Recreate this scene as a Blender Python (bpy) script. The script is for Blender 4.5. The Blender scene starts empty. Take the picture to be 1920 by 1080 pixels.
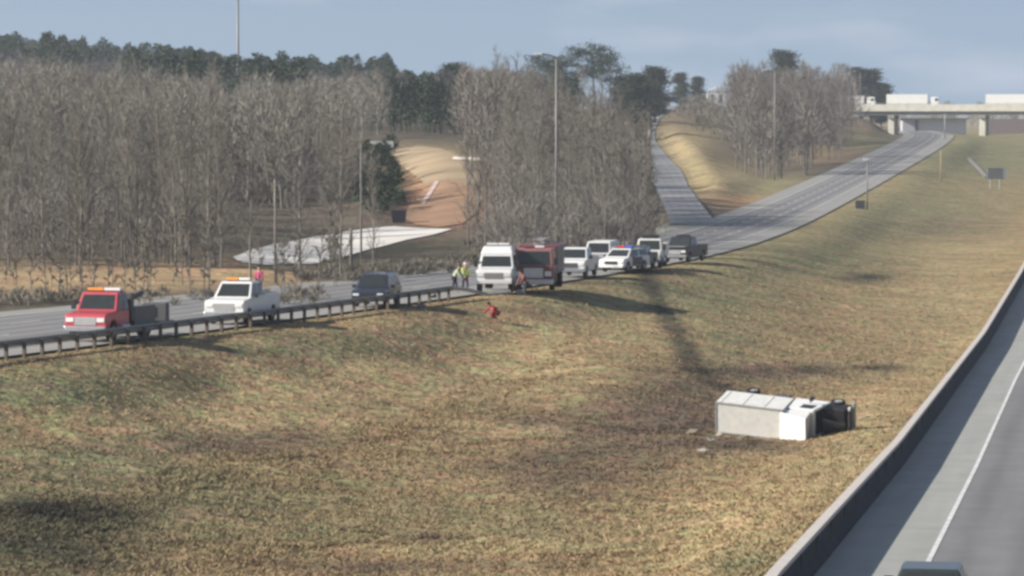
import bpy, bmesh, math, random
import numpy as np
from mathutils import Vector, Matrix, Euler
R = math.radians
S = bpy.context.scene
COL = S.collection

# ------------------------------------------------------------ camera, sky, sun
F = 7500.0                      # focal length in pixels of a 1920 wide picture
EYE = 12.0                      # camera height above datum
PITCH = math.atan(325 / F)
cam = bpy.data.cameras.new("camera")
cam.sensor_width = 36; cam.lens = 36 * F / 1920
cam.clip_start = 1; cam.clip_end = 20000
co = bpy.data.objects.new("camera", cam); COL.objects.link(co)
co.location = (0, 0, EYE); co.rotation_euler = (R(90) - PITCH, 0, 0)
S.camera = co
SUN_AZ = R(-101); SUN_EL = R(28)  # azimuth clockwise from +Y
w = bpy.data.worlds.new("World"); S.world = w; w.use_nodes = True
nt = w.node_tree; nt.nodes.clear()
sky = nt.nodes.new("ShaderNodeTexSky"); sky.sky_type = 'NISHITA'; sky.sun_disc = False
sky.sun_elevation = SUN_EL; sky.sun_rotation = SUN_AZ
sky.air_density = 1.0; sky.dust_density = 0.7; sky.ozone_density = 2.5
bg = nt.nodes.new("ShaderNodeBackground"); bg.inputs[1].default_value = 0.076
wo = nt.nodes.new("ShaderNodeOutputWorld")
# thin high cloud, fixed to the sky direction
tc = nt.nodes.new("ShaderNodeTexCoord"); mp = nt.nodes.new("ShaderNodeMapping")
mp.inputs['Scale'].default_value = (9, 9, 38)
nz = nt.nodes.new("ShaderNodeTexNoise"); nz.inputs['Scale'].default_value = 1.6; nz.inputs['Detail'].default_value = 5
rp = nt.nodes.new("ShaderNodeValToRGB"); rp.color_ramp.elements[0].position = .48; rp.color_ramp.elements[1].position = .8
rp.color_ramp.elements[1].color = (.7, .7, .7, 1)
mx = nt.nodes.new("ShaderNodeMixRGB"); mx.inputs[2].default_value = (5.6, 5.9, 6.8, 1)
hs = nt.nodes.new("ShaderNodeHueSaturation"); hs.inputs['Saturation'].default_value = .85; hs.inputs['Value'].default_value = 1.0
nt.links.new(tc.outputs['Generated'], mp.inputs[0]); nt.links.new(mp.outputs[0], nz.inputs[0])
nt.links.new(nz.outputs[0], rp.inputs[0]); nt.links.new(rp.outputs[0], mx.inputs[0])
tv = nt.nodes.new("ShaderNodeVectorMath"); tv.operation = 'MULTIPLY_ADD'; tv.inputs[1].default_value = (1, 1, .95); tv.inputs[2].default_value = (0, 0, .17)
tn = nt.nodes.new("ShaderNodeVectorMath"); tn.operation = 'NORMALIZE'
nt.links.new(tc.outputs['Generated'], tv.inputs[0]); nt.links.new(tv.outputs[0], tn.inputs[0]); nt.links.new(tn.outputs[0], sky.inputs[0])
nt.links.new(sky.outputs[0], hs.inputs['Color']); nt.links.new(hs.outputs[0], mx.inputs[1])
nt.links.new(mx.outputs[0], bg.inputs[0]); nt.links.new(bg.outputs[0], wo.inputs[0])
sl = bpy.data.lights.new("sun", 'SUN'); sl.energy = 5.0; sl.angle = R(.5); sl.color = (1, .93, .84)
so = bpy.data.objects.new("sun", sl); COL.objects.link(so)
sd = Vector((math.sin(SUN_AZ) * math.cos(SUN_EL), math.cos(SUN_AZ) * math.cos(SUN_EL), math.sin(SUN_EL)))
so.rotation_euler = (-sd).to_track_quat('-Z', 'Y').to_euler(); so.location = (-100, 50, 100)
S.view_settings.view_transform = 'Standard'; S.view_settings.look = 'None'
S.view_settings.exposure = .68; S.view_settings.gamma = 1
S.cycles.max_bounces = 5; S.cycles.transparent_max_bounces = 8
S.cycles.filter_width = 3.0      # soft lens of a small traffic camera

# ------------------------------------------------------------ projections
cp, sp = math.cos(PITCH), math.sin(PITCH)
def G(px, py, drop):
    """ground point seen at px,py when it lies `drop` metres below the eye"""
    a = (px - 960) / F; b = (540 - py) / F
    v = np.array([a, cp + b * sp, -sp + b * cp]); v = v * (-drop / v[2])
    return Vector((v[0], v[1], v[2] + EYE))
def W(px, Y, z):
    """point at distance Y, height z relative to the eye, at picture column px"""
    return Vector(((px - 960) / F * (Y * cp - z * sp), Y, z + EYE))
def proj(X, Y, Z):
    z = Z - EYE; d = Y * cp - z * sp
    return 960 + F * X / d, 540 - F * (Y * sp + z * cp) / d

# ------------------------------------------------------------ materials
MATS = {}
def mat(name, col, rough=.7, metal=0, var=.12, scale=3., bump=0, bscale=20, attr=None, coat=0, emit=0):
    if name in MATS: return MATS[name]
    m = bpy.data.materials.new(name); m.use_nodes = True; n = m.node_tree.nodes; l = m.node_tree.links
    b = n['Principled BSDF']; b.inputs['Roughness'].default_value = rough; b.inputs['Metallic'].default_value = metal
    if coat: b.inputs['Coat Weight'].default_value = coat
    if rough > .5: b.inputs['Specular IOR Level'].default_value = .25
    tx = n.new("ShaderNodeTexCoord"); no = n.new("ShaderNodeTexNoise")
    no.inputs['Scale'].default_value = scale; no.inputs['Detail'].default_value = 6
    l.new(tx.outputs['Object'], no.inputs[0])
    r = n.new("ShaderNodeMapRange"); r.inputs[1].default_value = .25; r.inputs[2].default_value = .75
    r.inputs[3].default_value = 1 - var; r.inputs[4].default_value = 1 + var
    l.new(no.outputs[0], r.inputs[0])
    mu = n.new("ShaderNodeVectorMath"); mu.operation = 'SCALE'
    if attr:
        at = n.new("ShaderNodeAttribute"); at.attribute_name = attr; l.new(at.outputs['Color'], mu.inputs[0])
    else: mu.inputs[0].default_value = col[:3]
    l.new(r.outputs[0], mu.inputs['Scale']); l.new(mu.outputs[0], b.inputs['Base Color'])
    if bump:
        nb = n.new("ShaderNodeTexNoise"); nb.inputs['Scale'].default_value = bscale; nb.inputs['Detail'].default_value = 5
        l.new(tx.outputs['Object'], nb.inputs[0]); bp = n.new("ShaderNodeBump"); bp.inputs['Distance'].default_value = bump
        l.new(nb.outputs[0], bp.inputs['Height']); l.new(bp.outputs[0], b.inputs['Normal'])
    if emit:
        b.inputs['Emission Color'].default_value = (*col[:3], 1); b.inputs['Emission Strength'].default_value = emit
    MATS[name] = m; return m
white = mat('white_paint', (.68, .68, .66), .45, var=.05, coat=.2)
offwhite = mat('grey_white_paint', (.62, .62, .58), .5, var=.1)
redp = mat('red_paint', (.42, .05, .065), .4, var=.1, coat=.3)
maroon = mat('maroon_paint', (.17, .055, .055), .5, var=.15, coat=.2)
navy = mat('navy_paint', (.025, .027, .045), .3, coat=.5)
blackp = mat('black_paint', (.02, .02, .022), .45)
dgrey = mat('dark_grey_paint', (.07, .07, .075), .5)
silver = mat('silver_paint', (.42, .42, .42), .35, .3, coat=.3)
glass = mat('dark_glass', (.03, .035, .035), .12)
rubber = mat('rubber', (.018, .018, .018), .85)
chrome = mat('dull_chrome', (.5, .5, .5), .3, .8)
amber = mat('amber_lens', (.8, .3, .05), .3); redl = mat('red_lens', (.5, .03, .03), .3)
lensw = mat('clear_lens', (.75, .75, .72), .2)
galv = mat('galvanised_steel', (.24, .235, .22), .6, .3)
galvl = mat('pale_galvanised_steel', (.36, .355, .34), .6, .2)
wood = mat('weathered_wood', (.12, .10, .075), .9, var=.25)
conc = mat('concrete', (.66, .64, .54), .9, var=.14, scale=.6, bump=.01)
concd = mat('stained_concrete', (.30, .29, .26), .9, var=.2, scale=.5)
skin = mat('skin', (.45, .27, .2), .6)
lime = mat('lime_fabric', (.45, .55, .15), .8); redc = mat('red_fabric', (.42, .05, .06), .85)
pinkc = mat('pink_red_fabric', (.45, .09, .16), .85); denim = mat('dark_trouser_fabric', (.04, .045, .06), .9)
hairm = mat('dark_hair', (.03, .02, .015), .8)
bark = mat('grey_bark', (.19, .175, .155), .95, var=.3, scale=1.)
twig = mat('bare_twigs', (.235, .218, .18), .95, var=.25, scale=.15)
twigb = mat('brown_twigs', (.19, .172, .138), .95, var=.3, scale=.3)
twigp = mat('purplish_twigs', (.20, .182, .158), .95, var=.25, scale=.1)
needle = mat('pine_needles', (.032, .052, .026), .8, var=.4, scale=.4)
leafg = mat('olive_leaves', (.10, .12, .04), .8, var=.35, scale=.5)

# ------------------------------------------------------------ mesh helpers
class MB:
    def __init__(s): s.v = []; s.f = []
    def add(s, v, f, M=None):
        o = len(s.v); s.v += [tuple((M @ Vector(p)) if M else p) for p in v]; s.f += [tuple(i + o for i in q) for q in f]; return s
    def hexa(s, x0, x1, w, z0, X0, X1, Wd, z1, y=0):
        v = [(x0, y - w, z0), (x1, y - w, z0), (x1, y + w, z0), (x0, y + w, z0), (X0, y - Wd, z1), (X1, y - Wd, z1), (X1, y + Wd, z1), (X0, y + Wd, z1)]
        return s.add(v, [(3, 2, 1, 0), (4, 5, 6, 7), (0, 1, 5, 4), (1, 2, 6, 5), (2, 3, 7, 6), (3, 0, 4, 7)])
    def box(s, a, b, M=None):
        (x0, y0, z0), (x1, y1, z1) = a, b
        v = [(x0, y0, z0), (x1, y0, z0), (x1, y1, z0), (x0, y1, z0), (x0, y0, z1), (x1, y0, z1), (x1, y1, z1), (x0, y1, z1)]
        return s.add(v, [(3, 2, 1, 0), (4, 5, 6, 7), (0, 1, 5, 4), (1, 2, 6, 5), (2, 3, 7, 6), (3, 0, 4, 7)], M)
    def prism(s, pts, y0, y1):
        n = len(pts)
        v = [(x, y0, z) for x, z in pts] + [(x, y1, z) for x, z in pts]
        return s.add(v, [tuple(range(n)), tuple(range(2 * n - 1, n - 1, -1))] + [(i, i + n, (i + 1) % n + n, (i + 1) % n) for i in range(n)])
    def tube(s, pts, rs, n=8, cap=True):
        pts = [Vector(p) for p in pts]
        if not hasattr(rs, '__len__'): rs = [rs] * len(pts)
        o = len(s.v)
        for i, p in enumerate(pts):
            t = (pts[min(i + 1, len(pts) - 1)] - pts[max(i - 1, 0)]).normalized()
            a = t.cross(Vector((0, 0, 1)) if abs(t.z) < .9 else Vector((1, 0, 0))).normalized(); b = t.cross(a)
            for k in range(n):
                q = 2 * math.pi * k / n; s.v.append(tuple(p + rs[i] * (math.cos(q) * a + math.sin(q) * b)))
        for i in range(len(pts) - 1):
            for k in range(n):
                s.f.append((o + i * n + k, o + i * n + (k + 1) % n, o + (i + 1) * n + (k + 1) % n, o + (i + 1) * n + k))
        if cap and n > 2:
            s.f.append(tuple(o + k for k in range(n))[::-1]); e = o + (len(pts) - 1) * n; s.f.append(tuple(e + k for k in range(n)))
        return s
    def mesh(s, name):
        m = bpy.data.meshes.new(name); m.from_pydata(s.v, [], s.f); m.update(); return m
    def build(s, name, m, parent=None, bevel=0, smooth=False, label=None):
        me = s.mesh(name); me.materials.append(m)
        bm = bmesh.new(); bm.from_mesh(me); bmesh.ops.recalc_face_normals(bm, faces=bm.faces); bm.to_mesh(me); bm.free()
        if smooth:
            for p in me.polygons: p.use_smooth = True
        o = bpy.data.objects.new(name, me); COL.objects.link(o)
        if parent: o.parent = parent
        if bevel:
            b = o.modifiers.new('bevel', 'BEVEL'); b.width = bevel; b.segments = 2; b.limit_method = 'ANGLE'; b.angle_limit = R(35)
        if label: o['label'] = label
        return o
def tag(o, label=None, cat=None, group=None, kind=None):
    if label: o['label'] = label
    if cat: o['category'] = cat
    if group: o['group'] = group
    if kind: o['kind'] = kind
    return o
def thing(name, label, cat, loc=(0, 0, 0), rz=0, group=None):
    o = bpy.data.objects.new(name, None); COL.objects.link(o); o.location = loc; o.rotation_euler = (0, 0, rz)
    o.empty_display_size = .3
    return tag(o, label, cat, group)
def copytree(o, parent=None, label=None):
    c = o.copy(); COL.objects.link(c); c.parent = parent
    if label: c['label'] = label
    for ch in o.children: copytree(ch, c)
    return c
def npmesh(name, V, T, m, col=None, smooth=False, quads=False):
    k = 4 if quads else 3
    me = bpy.data.meshes.new(name); V = np.asarray(V, np.float32); T = np.asarray(T, np.int32)
    me.vertices.add(len(V)); me.vertices.foreach_set('co', V.ravel())
    me.loops.add(T.size); me.loops.foreach_set('vertex_index', T.ravel())
    me.polygons.add(len(T)); me.polygons.foreach_set('loop_start', np.arange(0, T.size, k, dtype=np.int32))
    if col is not None:
        a = me.color_attributes.new('zone', 'FLOAT_COLOR', 'POINT')
        a.data.foreach_set('color', np.concatenate([col, np.ones((len(col), 1))], 1).astype(np.float32).ravel())
    if smooth: me.polygons.foreach_set('use_smooth', np.ones(len(T), bool))
    me.materials.append(m); me.update(calc_edges=True); me.validate()
    return me
def link(name, me, parent=None):
    o = bpy.data.objects.new(name, me); COL.objects.link(o)
    if parent: o.parent = parent
    return o

# ------------------------------------------------------------ road geometry
near = [(-250, 700, 10.4), (0, 668, 10.5), (79, 658, 10.5), (200, 640, 10.5), (330, 623, 10.5), (400, 613, 10.5), (577, 592, 10.6), (656, 585, 10.6),
        (750, 574, 10.7), (900, 552, 10.8), (1040, 530, 10.9), (1200, 504, 11.1), (1330, 476, 11.4), (1450, 438, 12), (1560, 394, 12),
        (1630, 360, 11), (1700, 312, 9), (1780, 252, 5.3)]
_N = np.array([G(*n) for n in near]); _l = np.log(_N[:, 1])
_kx = np.polyfit(_l, _N[:, 0], 5); _kz = np.polyfit(_l, _N[:, 2], 5)
Y0, Y1 = _N[0, 1], _N[-1, 1]
def left_edge(Y):
    if Y > Y1:
        s_ = (left_edge(Y1)[0] - left_edge(Y1 - 5)[0]) / 5
        return left_edge(Y1)[0] + (Y - Y1) * s_, left_edge(Y1)[1]
    if Y < Y0:
        s_ = (left_edge(Y0 + 2)[0] - left_edge(Y0)[0]) / 2
        return left_edge(Y0)[0] + (Y - Y0) * (s_ - (Y0 - Y) * -.002), left_edge(Y0)[1]
    l = math.log(Y); return float(np.polyval(_kx, l)), float(np.polyval(_kz, l))
def left_frame(Y):
    x, z = left_edge(Y); x2, _ = left_edge(Y + .5); t = Vector((x2 - x, .5)).normalized()
    return Vector((x, Y)), z, t, Vector((-t.y, t.x))
def left_w(Y): return float(np.interp(Y, [170, 185, 215, 260, 330, 500, 1080], [20, 19.5, 17, 14.6, 13, 12, 12.5]))
def left_pt(Y, lat, dz=0):
    p, z, t, n = left_frame(Y); q = p + n * lat; return Vector((q.x, q.y, z + dz))
def left_heading(Y):
    t = left_frame(Y)[2]; return math.atan2(-t.y, -t.x)
_bx = np.array([0, 60, 96.8, 156.3, 221.8, 255.3, 334.5, 450, 600, 800, 1076, 1500]); _bX = np.array([-7., 1.2, 6.2, 14.7, 24.4, 30.0, 42.9, 60, 82, 111, 150, 205])
_bz = np.array([-11.2, -11.6, -12, -13.7, -14.7, -14.8, -14.1, -13.9, -13, -10, -5.4, -5.6])
_kb = np.polyfit(_bx, _bX, 3)
def right_edge(Y): return float(np.interp(Y, _bx, _bX)) * .5 + float(np.polyval(_kb, Y)) * .5, float(np.interp(Y, _bx, _bz)) + EYE
def right_frame(Y):
    x, z = right_edge(Y); x2, _ = right_edge(Y + 12); x1, _ = right_edge(Y - 12); t = Vector((x2 - x1, 24)).normalized(); return Vector((x, Y)), z, t, Vector((t.y, -t.x))
def right_pt(Y, lat, dz=0):
    p, z, t, n = right_frame(Y); q = p + n * lat; return Vector((q.x, q.y, z + dz))

YL = [120, 135, 150, 160] + list(np.exp(np.linspace(math.log(168), math.log(1300), 150)))
YR = list(np.linspace(10, 90, 9)) + list(np.exp(np.linspace(math.log(95), math.log(1400), 150)))
ramp_c = [W(1303, 440, -12.05), W(1291, 470, -11.75), W(1274, 520, -11), W(1259, 570, -10.2), W(1240, 640, -8.9), W(1216, 720, -7.3), W(1196, 810, -4.6), W(1205, 930, -.9), W(1230, 1060, 1.6), W(1236, 1300, 3)]
ramp_w = [2.8, 2.5, 2.4, 2.4, 3.2, 3.2, 3.4, 4, 5, 5]
CORR = []   # corridors: (points array Nx3, half width array, blend)
P = np.array([left_pt(Y, left_w(Y) / 2) for Y in YL]); CORR.append((P, np.array([left_w(Y) / 2 for Y in YL]), 8.))
P = np.array([right_pt(Y, 8.5) for Y in YR]); CORR.append((P, np.array([9.0 for Y in YR]), 5.))
def densify(pts, ws, n=8):
    o = []; q = []
    for i in range(len(pts) - 1):
        for k in range(n):
            t = k / n; p0 = pts[max(i - 1, 0)]; p1 = pts[i]; p2 = pts[i + 1]; p3 = pts[min(i + 2, len(pts) - 1)]
            o.append(.5 * ((2 * p1) + (p2 - p0) * t + (2 * p0 - 5 * p1 + 4 * p2 - p3) * t * t + (3 * p1 - p0 - 3 * p2 + p3) * t ** 3)); q.append(ws[i] * (1 - t) + ws[i + 1] * t)
    o.append(pts[-1]); q.append(ws[-1]); return o, q
RP, RW = densify(ramp_c, ramp_w)
CORR.insert(0, (np.array(RP), np.array(RW), 5.))

# ------------------------------------------------------------ terrain
CT = [  # px, Y, z relative to the eye
 (-600, 100, -13), (-600, 170, -11), (-600, 260, -11), (-600, 450, -8), (-600, 900, 8), (-600, 1500, 16), (-600, 3500, 17),
 (0, 60, -16.6), (0, 100, -15.2), (0, 130, -13.6), (0, 158, -12), (400, 130, -14.4), (400, 165, -13), (400, 185, -12), (200, 150, -13.2), (700, 60, -17), (700, 130, -14.9), (600, 165, -13.6), (700, 190, -12.6),
 (900, 100, -16.2), (1000, 140, -14.6), (900, 165, -14.4), (950, 200, -13.2), (900, 222, -12), (1300, 100, -13.3), (1400, 100, -12.8), (1380, 120, -13.6), (1200, 60, -16), (1200, 150, -14.7), (1320, 150, -14.4), (1200, 175, -14.2), (1150, 205, -12.9), (1150, 240, -12),
 (1250, 200, -13.4), (1350, 185, -14.3), (1450, 195, -14.7), (1580, 200, -15), (1400, 215, -13.8), (1500, 230, -14.0), (1350, 250, -12.6), (1520, 270, -13.6), (1640, 340, -13.8), (1500, 340, -12.6), (1700, 450, -14.3), (1820, 600, -12.2), (1850, 700, -10.6), (1850, 850, -8.4), (1900, 1000, -6),
 (0, 235, -10.9), (0, 290, -11), (0, 400, -8.5), (0, 600, -2), (0, 900, 5.5), (0, 1400, 13.5), (0, 3500, 16),
 (250, 300, -11), (250, 900, 2.5), (250, 1400, 10), (300, 3500, 12), (500, 255, -11.2), (500, 290, -11.2), (500, 400, -9.5), (500, 600, -5), (500, 900, -.8), (500, 1500, 6), (600, 3500, 6),
 (650, 290, -11.8), (640, 366, -11), (760, 300, -12), (800, 340, -11.4), (860, 385, -9.6), (830, 420, -7.6), (820, 460, -5), (800, 520, -4), (740, 520, -4.2), (700, 400, -8.5), (700, 450, -8.6), (760, 400, -9.6), (740, 600, -3), (750, 900, 0), (750, 1500, 2),
 (1000, 320, -11.8), (1000, 400, -8.8), (1000, 600, -5), (1000, 900, -1.5), (1000, 1500, 2), (1000, 3500, 2), (1150, 350, -11.8), (1180, 500, -9), (1150, 700, -5), (1180, 900, -1),
 (1400, 440, -12), (1420, 520, -11.3), (1350, 560, -9.6), (1300, 700, -6.0), (1270, 850, -2.6), (1260, 1000, .3), (1300, 1300, 2.5), (1450, 600, -11), (1450, 690, -10.3), (1550, 700, -10), (1500, 850, -6), (1450, 1000, -2.5), (1580, 900, -6.5), (1640, 1000, -3.6), (1520, 1075, 1.2), (1585, 1075, 1.0), (1400, 1400, 3),
 (1650, 800, -8.4), (1700, 1300, -6.2), (1750, 2000, -7), (1900, 1300, -6.2), (1700, 3500, -6), (2400, 3500, 0), (2400, 1500, -4), (2500, 600, -13), (2600, 200, -15), (2600, 100, -13),
]
for Y in (178, 195, 215, 240, 270, 310, 360, 430, 500, 600, 720, 880, 1070):
    for lat in (-1, left_w(Y) + 1):
        p = left_pt(Y, lat); CT.append((960 + F * p.x / Y, Y, p.z - EYE - .15))
for Y in (60, 90, 120, 150, 190, 225, 260, 320, 420, 600, 800, 1070):
    for lat in (-1, 17):
        p = right_pt(Y, lat); CT.append((960 + F * p.x / Y, Y, p.z - EYE - .15))
CT = np.array(CT, float)
def feat(px, Y): return np.stack([np.clip(px, -700, 2700) / 450., np.log(np.clip(Y, 50, 4000)) * 2.6], -1)
_A = feat(CT[:, 0], CT[:, 1])
def ker(a, b): return np.sqrt(((a[:, None, :] - b[None, :, :]) ** 2).sum(-1) + .012)
_K = ker(_A, _A) - np.eye(len(_A)) * .02
_n = len(_A); _M = np.zeros((_n + 1, _n + 1)); _M[:_n, :_n] = _K; _M[_n, :_n] = 1; _M[:_n, _n] = 1
_c = np.linalg.solve(_M, np.append(CT[:, 2], 0))
rng = np.random.default_rng(5)
_wv = [(rng.uniform(0, 2 * math.pi), L, rng.uniform(0, 6.28)) for L in (2.1, 3.4, 5, 7.7, 11, 17) for _ in range(3)]
def rough(X, Y):
    r = np.zeros_like(X)
    for a, L, ph in _wv: r += np.clip((L / (.0055 * np.abs(Y) + .1) - 3) / 3, 0, 1) * np.clip(1.35 - np.abs(Y) / 330, .04, 1) * .0075 * L ** .8 * np.sin((X * math.cos(a) + Y * math.sin(a)) * 2 * math.pi / L + ph)
    return r
def ground(X, Y, carve=True):
    X = np.atleast_1d(np.asarray(X, float)); Y = np.atleast_1d(np.asarray(Y, float)); out = np.empty(X.shape)
    for i in range(0, len(X), 20000):
        x = X[i:i + 20000]; y = Y[i:i + 20000]; ys = np.maximum(y, 20)
        h = ker(feat(960 + F * x / ys, y), _A) @ _c[:_n] + _c[_n] + EYE + rough(x, y)
        if carve:
            for C, hw, bl in CORR:
                A = C[:-1, :2]; D = C[1:, :2] - A; L2 = (D ** 2).sum(1)
                best = np.full(len(x), 1e9); bz = np.zeros(len(x)); bw = np.zeros(len(x))
                for s_ in range(len(A)):
                    px_ = x - A[s_, 0]; py_ = y - A[s_, 1]; t = np.clip((px_ * D[s_, 0] + py_ * D[s_, 1]) / L2[s_], 0, 1)
                    d2 = (px_ - t * D[s_, 0]) ** 2 + (py_ - t * D[s_, 1]) ** 2; k = d2 < best
                    best[k] = d2[k]; bz[k] = (C[s_, 2] + t * (C[s_ + 1, 2] - C[s_, 2]))[k]; bw[k] = (hw[s_] + t * (hw[s_ + 1] - hw[s_]))[k]
                d = np.sqrt(best) - bw - .6; t = np.clip(d / bl, 0, 1); t = t * t * (3 - 2 * t)
                h = (bz - .12) * (1 - t) + h * t
        out[i:i + 20000] = h
    return out
def gz(x, y): return float(ground([x], [y])[0])
def gpix(px, py, dz=0):
    Ys = np.geomspace(85, 1300, 260); q = 540 - F * (Ys * sp + (ground((px - 960) / F * Ys, Ys) - EYE) * cp) / (Ys * cp - (ground((px - 960) / F * Ys, Ys) - EYE) * sp)
    k = int(np.argmax(q <= py)); Y = Ys[k] if k == 0 else float(np.interp(-py, [-q[k - 1], -q[k]], [Ys[k - 1], Ys[k]]))
    X = (px - 960) / F * Y; return Vector((X, Y, gz(X, Y) + dz))
def on_ground(px, Y, dz=0):
    X = (px - 960) / F * Y; return Vector((X, Y, gz(X, Y) + dz))

TAN = np.array([.30, .222, .125]); GREEN = np.array([.20, .185, .105]); SOIL = np.array([.135, .10, .072]); GOLD = np.array([.335, .262, .15])
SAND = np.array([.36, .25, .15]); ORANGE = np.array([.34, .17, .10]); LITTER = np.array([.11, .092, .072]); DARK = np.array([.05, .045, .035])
BL = [  # kind colour, px, py, rx, ry, weight : patches of grass, soil, sand and painted shade
 (GREEN, 80, 730, 260, 45, .8), (GREEN, 130, 880, 260, 60, .6), (GREEN, 450, 930, 280, 55, .55), (GREEN, 900, 960, 200, 30, .4), (GREEN, 1480, 480, 220, 50, .7), (GREEN, 1700, 400, 170, 60, .8), (GREEN, 1230, 560, 220, 45, .75),
 (GREEN, 1830, 290, 200, 50, 1.), (GREEN, 1000, 1000, 150, 30, .4), (GREEN, 1390, 1050, 70, 40, .9), (GREEN, 560, 650, 200, 25, .6), (GREEN, 100, 980, 260, 50, .8), (GREEN, 1370, 650, 60, 60, .5), (GREEN, 600, 1000, 300, 30, .4), (GREEN, 40, 1040, 200, 60, .7),
 (GOLD, 1620, 880, 120, 110, .8), (GOLD, 1790, 590, 90, 110, .6), (GOLD, 1080, 625, 200, 30, .45), (GOLD, 480, 760, 240, 40, .4), (GOLD, 900, 700, 260, 45, .45), (GOLD, 1330, 985, 200, 45, .6), (GOLD, 1050, 1030, 380, 16, 1.), (SAND, 965, 1052, 45, 5, .9), (GOLD, 1500, 680, 160, 16, .5), (GOLD, 300, 800, 200, 20, .4),
 (SOIL, 1200, 800, 190, 65, .8), (SOIL, 1060, 880, 180, 50, .7), (SOIL, 1420, 697, 160, 15, 1.), (DARK, 1480, 693, 110, 6, .7), (DARK, 1655, 690, 40, 5, .7), (DARK, 1330, 800, 60, 16, .6), (DARK, 1400, 835, 70, 8, .6), (SOIL, 1290, 770, 90, 50, .5), (SOIL, 370, 835, 190, 20, .8), (DARK, 1630, 520, 46, 8, .75), (SOIL, 1260, 740, 110, 40, .5), (SOIL, 760, 1062, 330, 14, .6), (SOIL, 560, 825, 120, 16, .5),
 (SOIL, 1380, 835, 110, 16, .6), (DARK, 300, 655, 200, 12, .25), (DARK, 600, 625, 220, 10, .2), (DARK, 830, 585, 160, 10, .3), (DARK, 1120, 530, 140, 7, .45), (DARK, 1215, 520, 30, 26, .6), (DARK, 100, 675, 220, 9, .3), (DARK, 90, 960, 190, 24, .75), (DARK, 40, 1030, 260, 60, .55), (SOIL, 1000, 785, 60, 12, .5), (SOIL, 1650, 690, 45, 6, .6),  # DARK at bottom left paints shade into the grass colour
 (SOIL, 1850, 430, 90, 26, .3), (SOIL, 800, 1010, 50, 8, .8), (SOIL, 1470, 420, 60, 12, .3), (SOIL, 1750, 430, 70, 20, .5),
]
BL2 = [  # same, beyond the left carriageway
 (SAND, 120, 525, 260, 26, 1), (SAND, 420, 515, 220, 22, .9), (SAND, 600, 515, 110, 10, .5), (ORANGE, 830, 385, 75, 36, 1), (ORANGE, 790, 340, 50, 22, .6), (SAND, 850, 345, 60, 30, .8), (GOLD, 800, 300, 100, 24, .95),
 (GOLD, 1280, 260, 60, 50, .9), (GOLD, 1330, 330, 100, 34, 1), (GOLD, 1400, 360, 90, 26, .9), (SAND, 1530, 285, 90, 18, .6), (ORANGE, 1400, 375, 90, 14, .45), (GOLD, 1250, 415, 60, 14, .8), (GREEN, 1450, 350, 70, 22, .6), (GREEN, 1620, 262, 60, 20, .7), (SAND, 1630, 235, 50, 18, .5),
 (DARK, 200, 568, 420, 10, .7), (DARK, 720, 470, 170, 26, .9), (DARK, 730, 350, 40, 50, .8), (SOIL, 1260, 235, 60, 26, .4), (SAND, 890, 300, 60, 12, .5),  # DARK paints in the shade on ditch, pad bank and slope
]
TRACK = np.array([gpix(*q)[:2] for q in ((1211, 507), (1218, 530), (1232, 565), (1258, 605), (1284, 645), (1298, 685), (1325, 715), (1372, 735))])
def segdist(X, Y, Pn):
    d = np.full(X.shape, 1e9)
    for a, b in zip(Pn[:-1], Pn[1:]):
        D = b - a; t = np.clip(((X - a[0]) * D[0] + (Y - a[1]) * D[1]) / (D @ D), 0, 1)
        d = np.minimum(d, np.hypot(X - a[0] - t * D[0], Y - a[1] - t * D[1]))
    return d
def zone(X, Y, Z):
    Yc = np.maximum(Y, 20); px, py = 960 + F * X / Yc, 540 - F * (Yc * sp + (Z - EYE) * cp) / (Yc * cp - (Z - EYE) * sp)
    le = np.array([left_edge(y)[0] for y in np.linspace(60, 1400, 600)]); lx = np.interp(Y, np.linspace(60, 1400, 600), le)
    beyond = (X < lx - 4)
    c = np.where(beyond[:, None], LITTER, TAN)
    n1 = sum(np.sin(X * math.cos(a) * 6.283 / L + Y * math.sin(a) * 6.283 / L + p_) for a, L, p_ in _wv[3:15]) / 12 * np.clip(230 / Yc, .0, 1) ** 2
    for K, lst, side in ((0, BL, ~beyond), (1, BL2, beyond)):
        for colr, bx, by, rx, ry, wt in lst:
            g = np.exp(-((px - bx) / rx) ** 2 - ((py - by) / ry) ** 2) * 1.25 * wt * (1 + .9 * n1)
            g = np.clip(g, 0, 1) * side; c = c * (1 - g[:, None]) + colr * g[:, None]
    d = segdist(X, Y, TRACK); g = np.clip(np.exp(-(d / np.interp(Y, [190, 280], [1.0, .55])) ** 2) * (1.1 + n1), 0, 1) * .85
    c = c * (1 - g[:, None]) + DARK * g[:, None]
    return c
tt = np.concatenate([-np.geomspace(3, .3, 14), np.linspace(-.24, .24, 420), np.geomspace(.3, 3, 14)])
YY = np.concatenate([np.linspace(8, 90, 14), np.exp(np.arange(math.log(95), math.log(1500), .0055)), np.geomspace(1540, 9000, 30)])
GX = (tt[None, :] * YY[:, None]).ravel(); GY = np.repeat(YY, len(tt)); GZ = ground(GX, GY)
def gridquads(nr, nc):
    i = np.arange(nr * nc).reshape(nr, nc); return np.stack([i[:-1, :-1], i[:-1, 1:], i[1:, 1:], i[1:, :-1]], -1).reshape(-1, 4)
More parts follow.
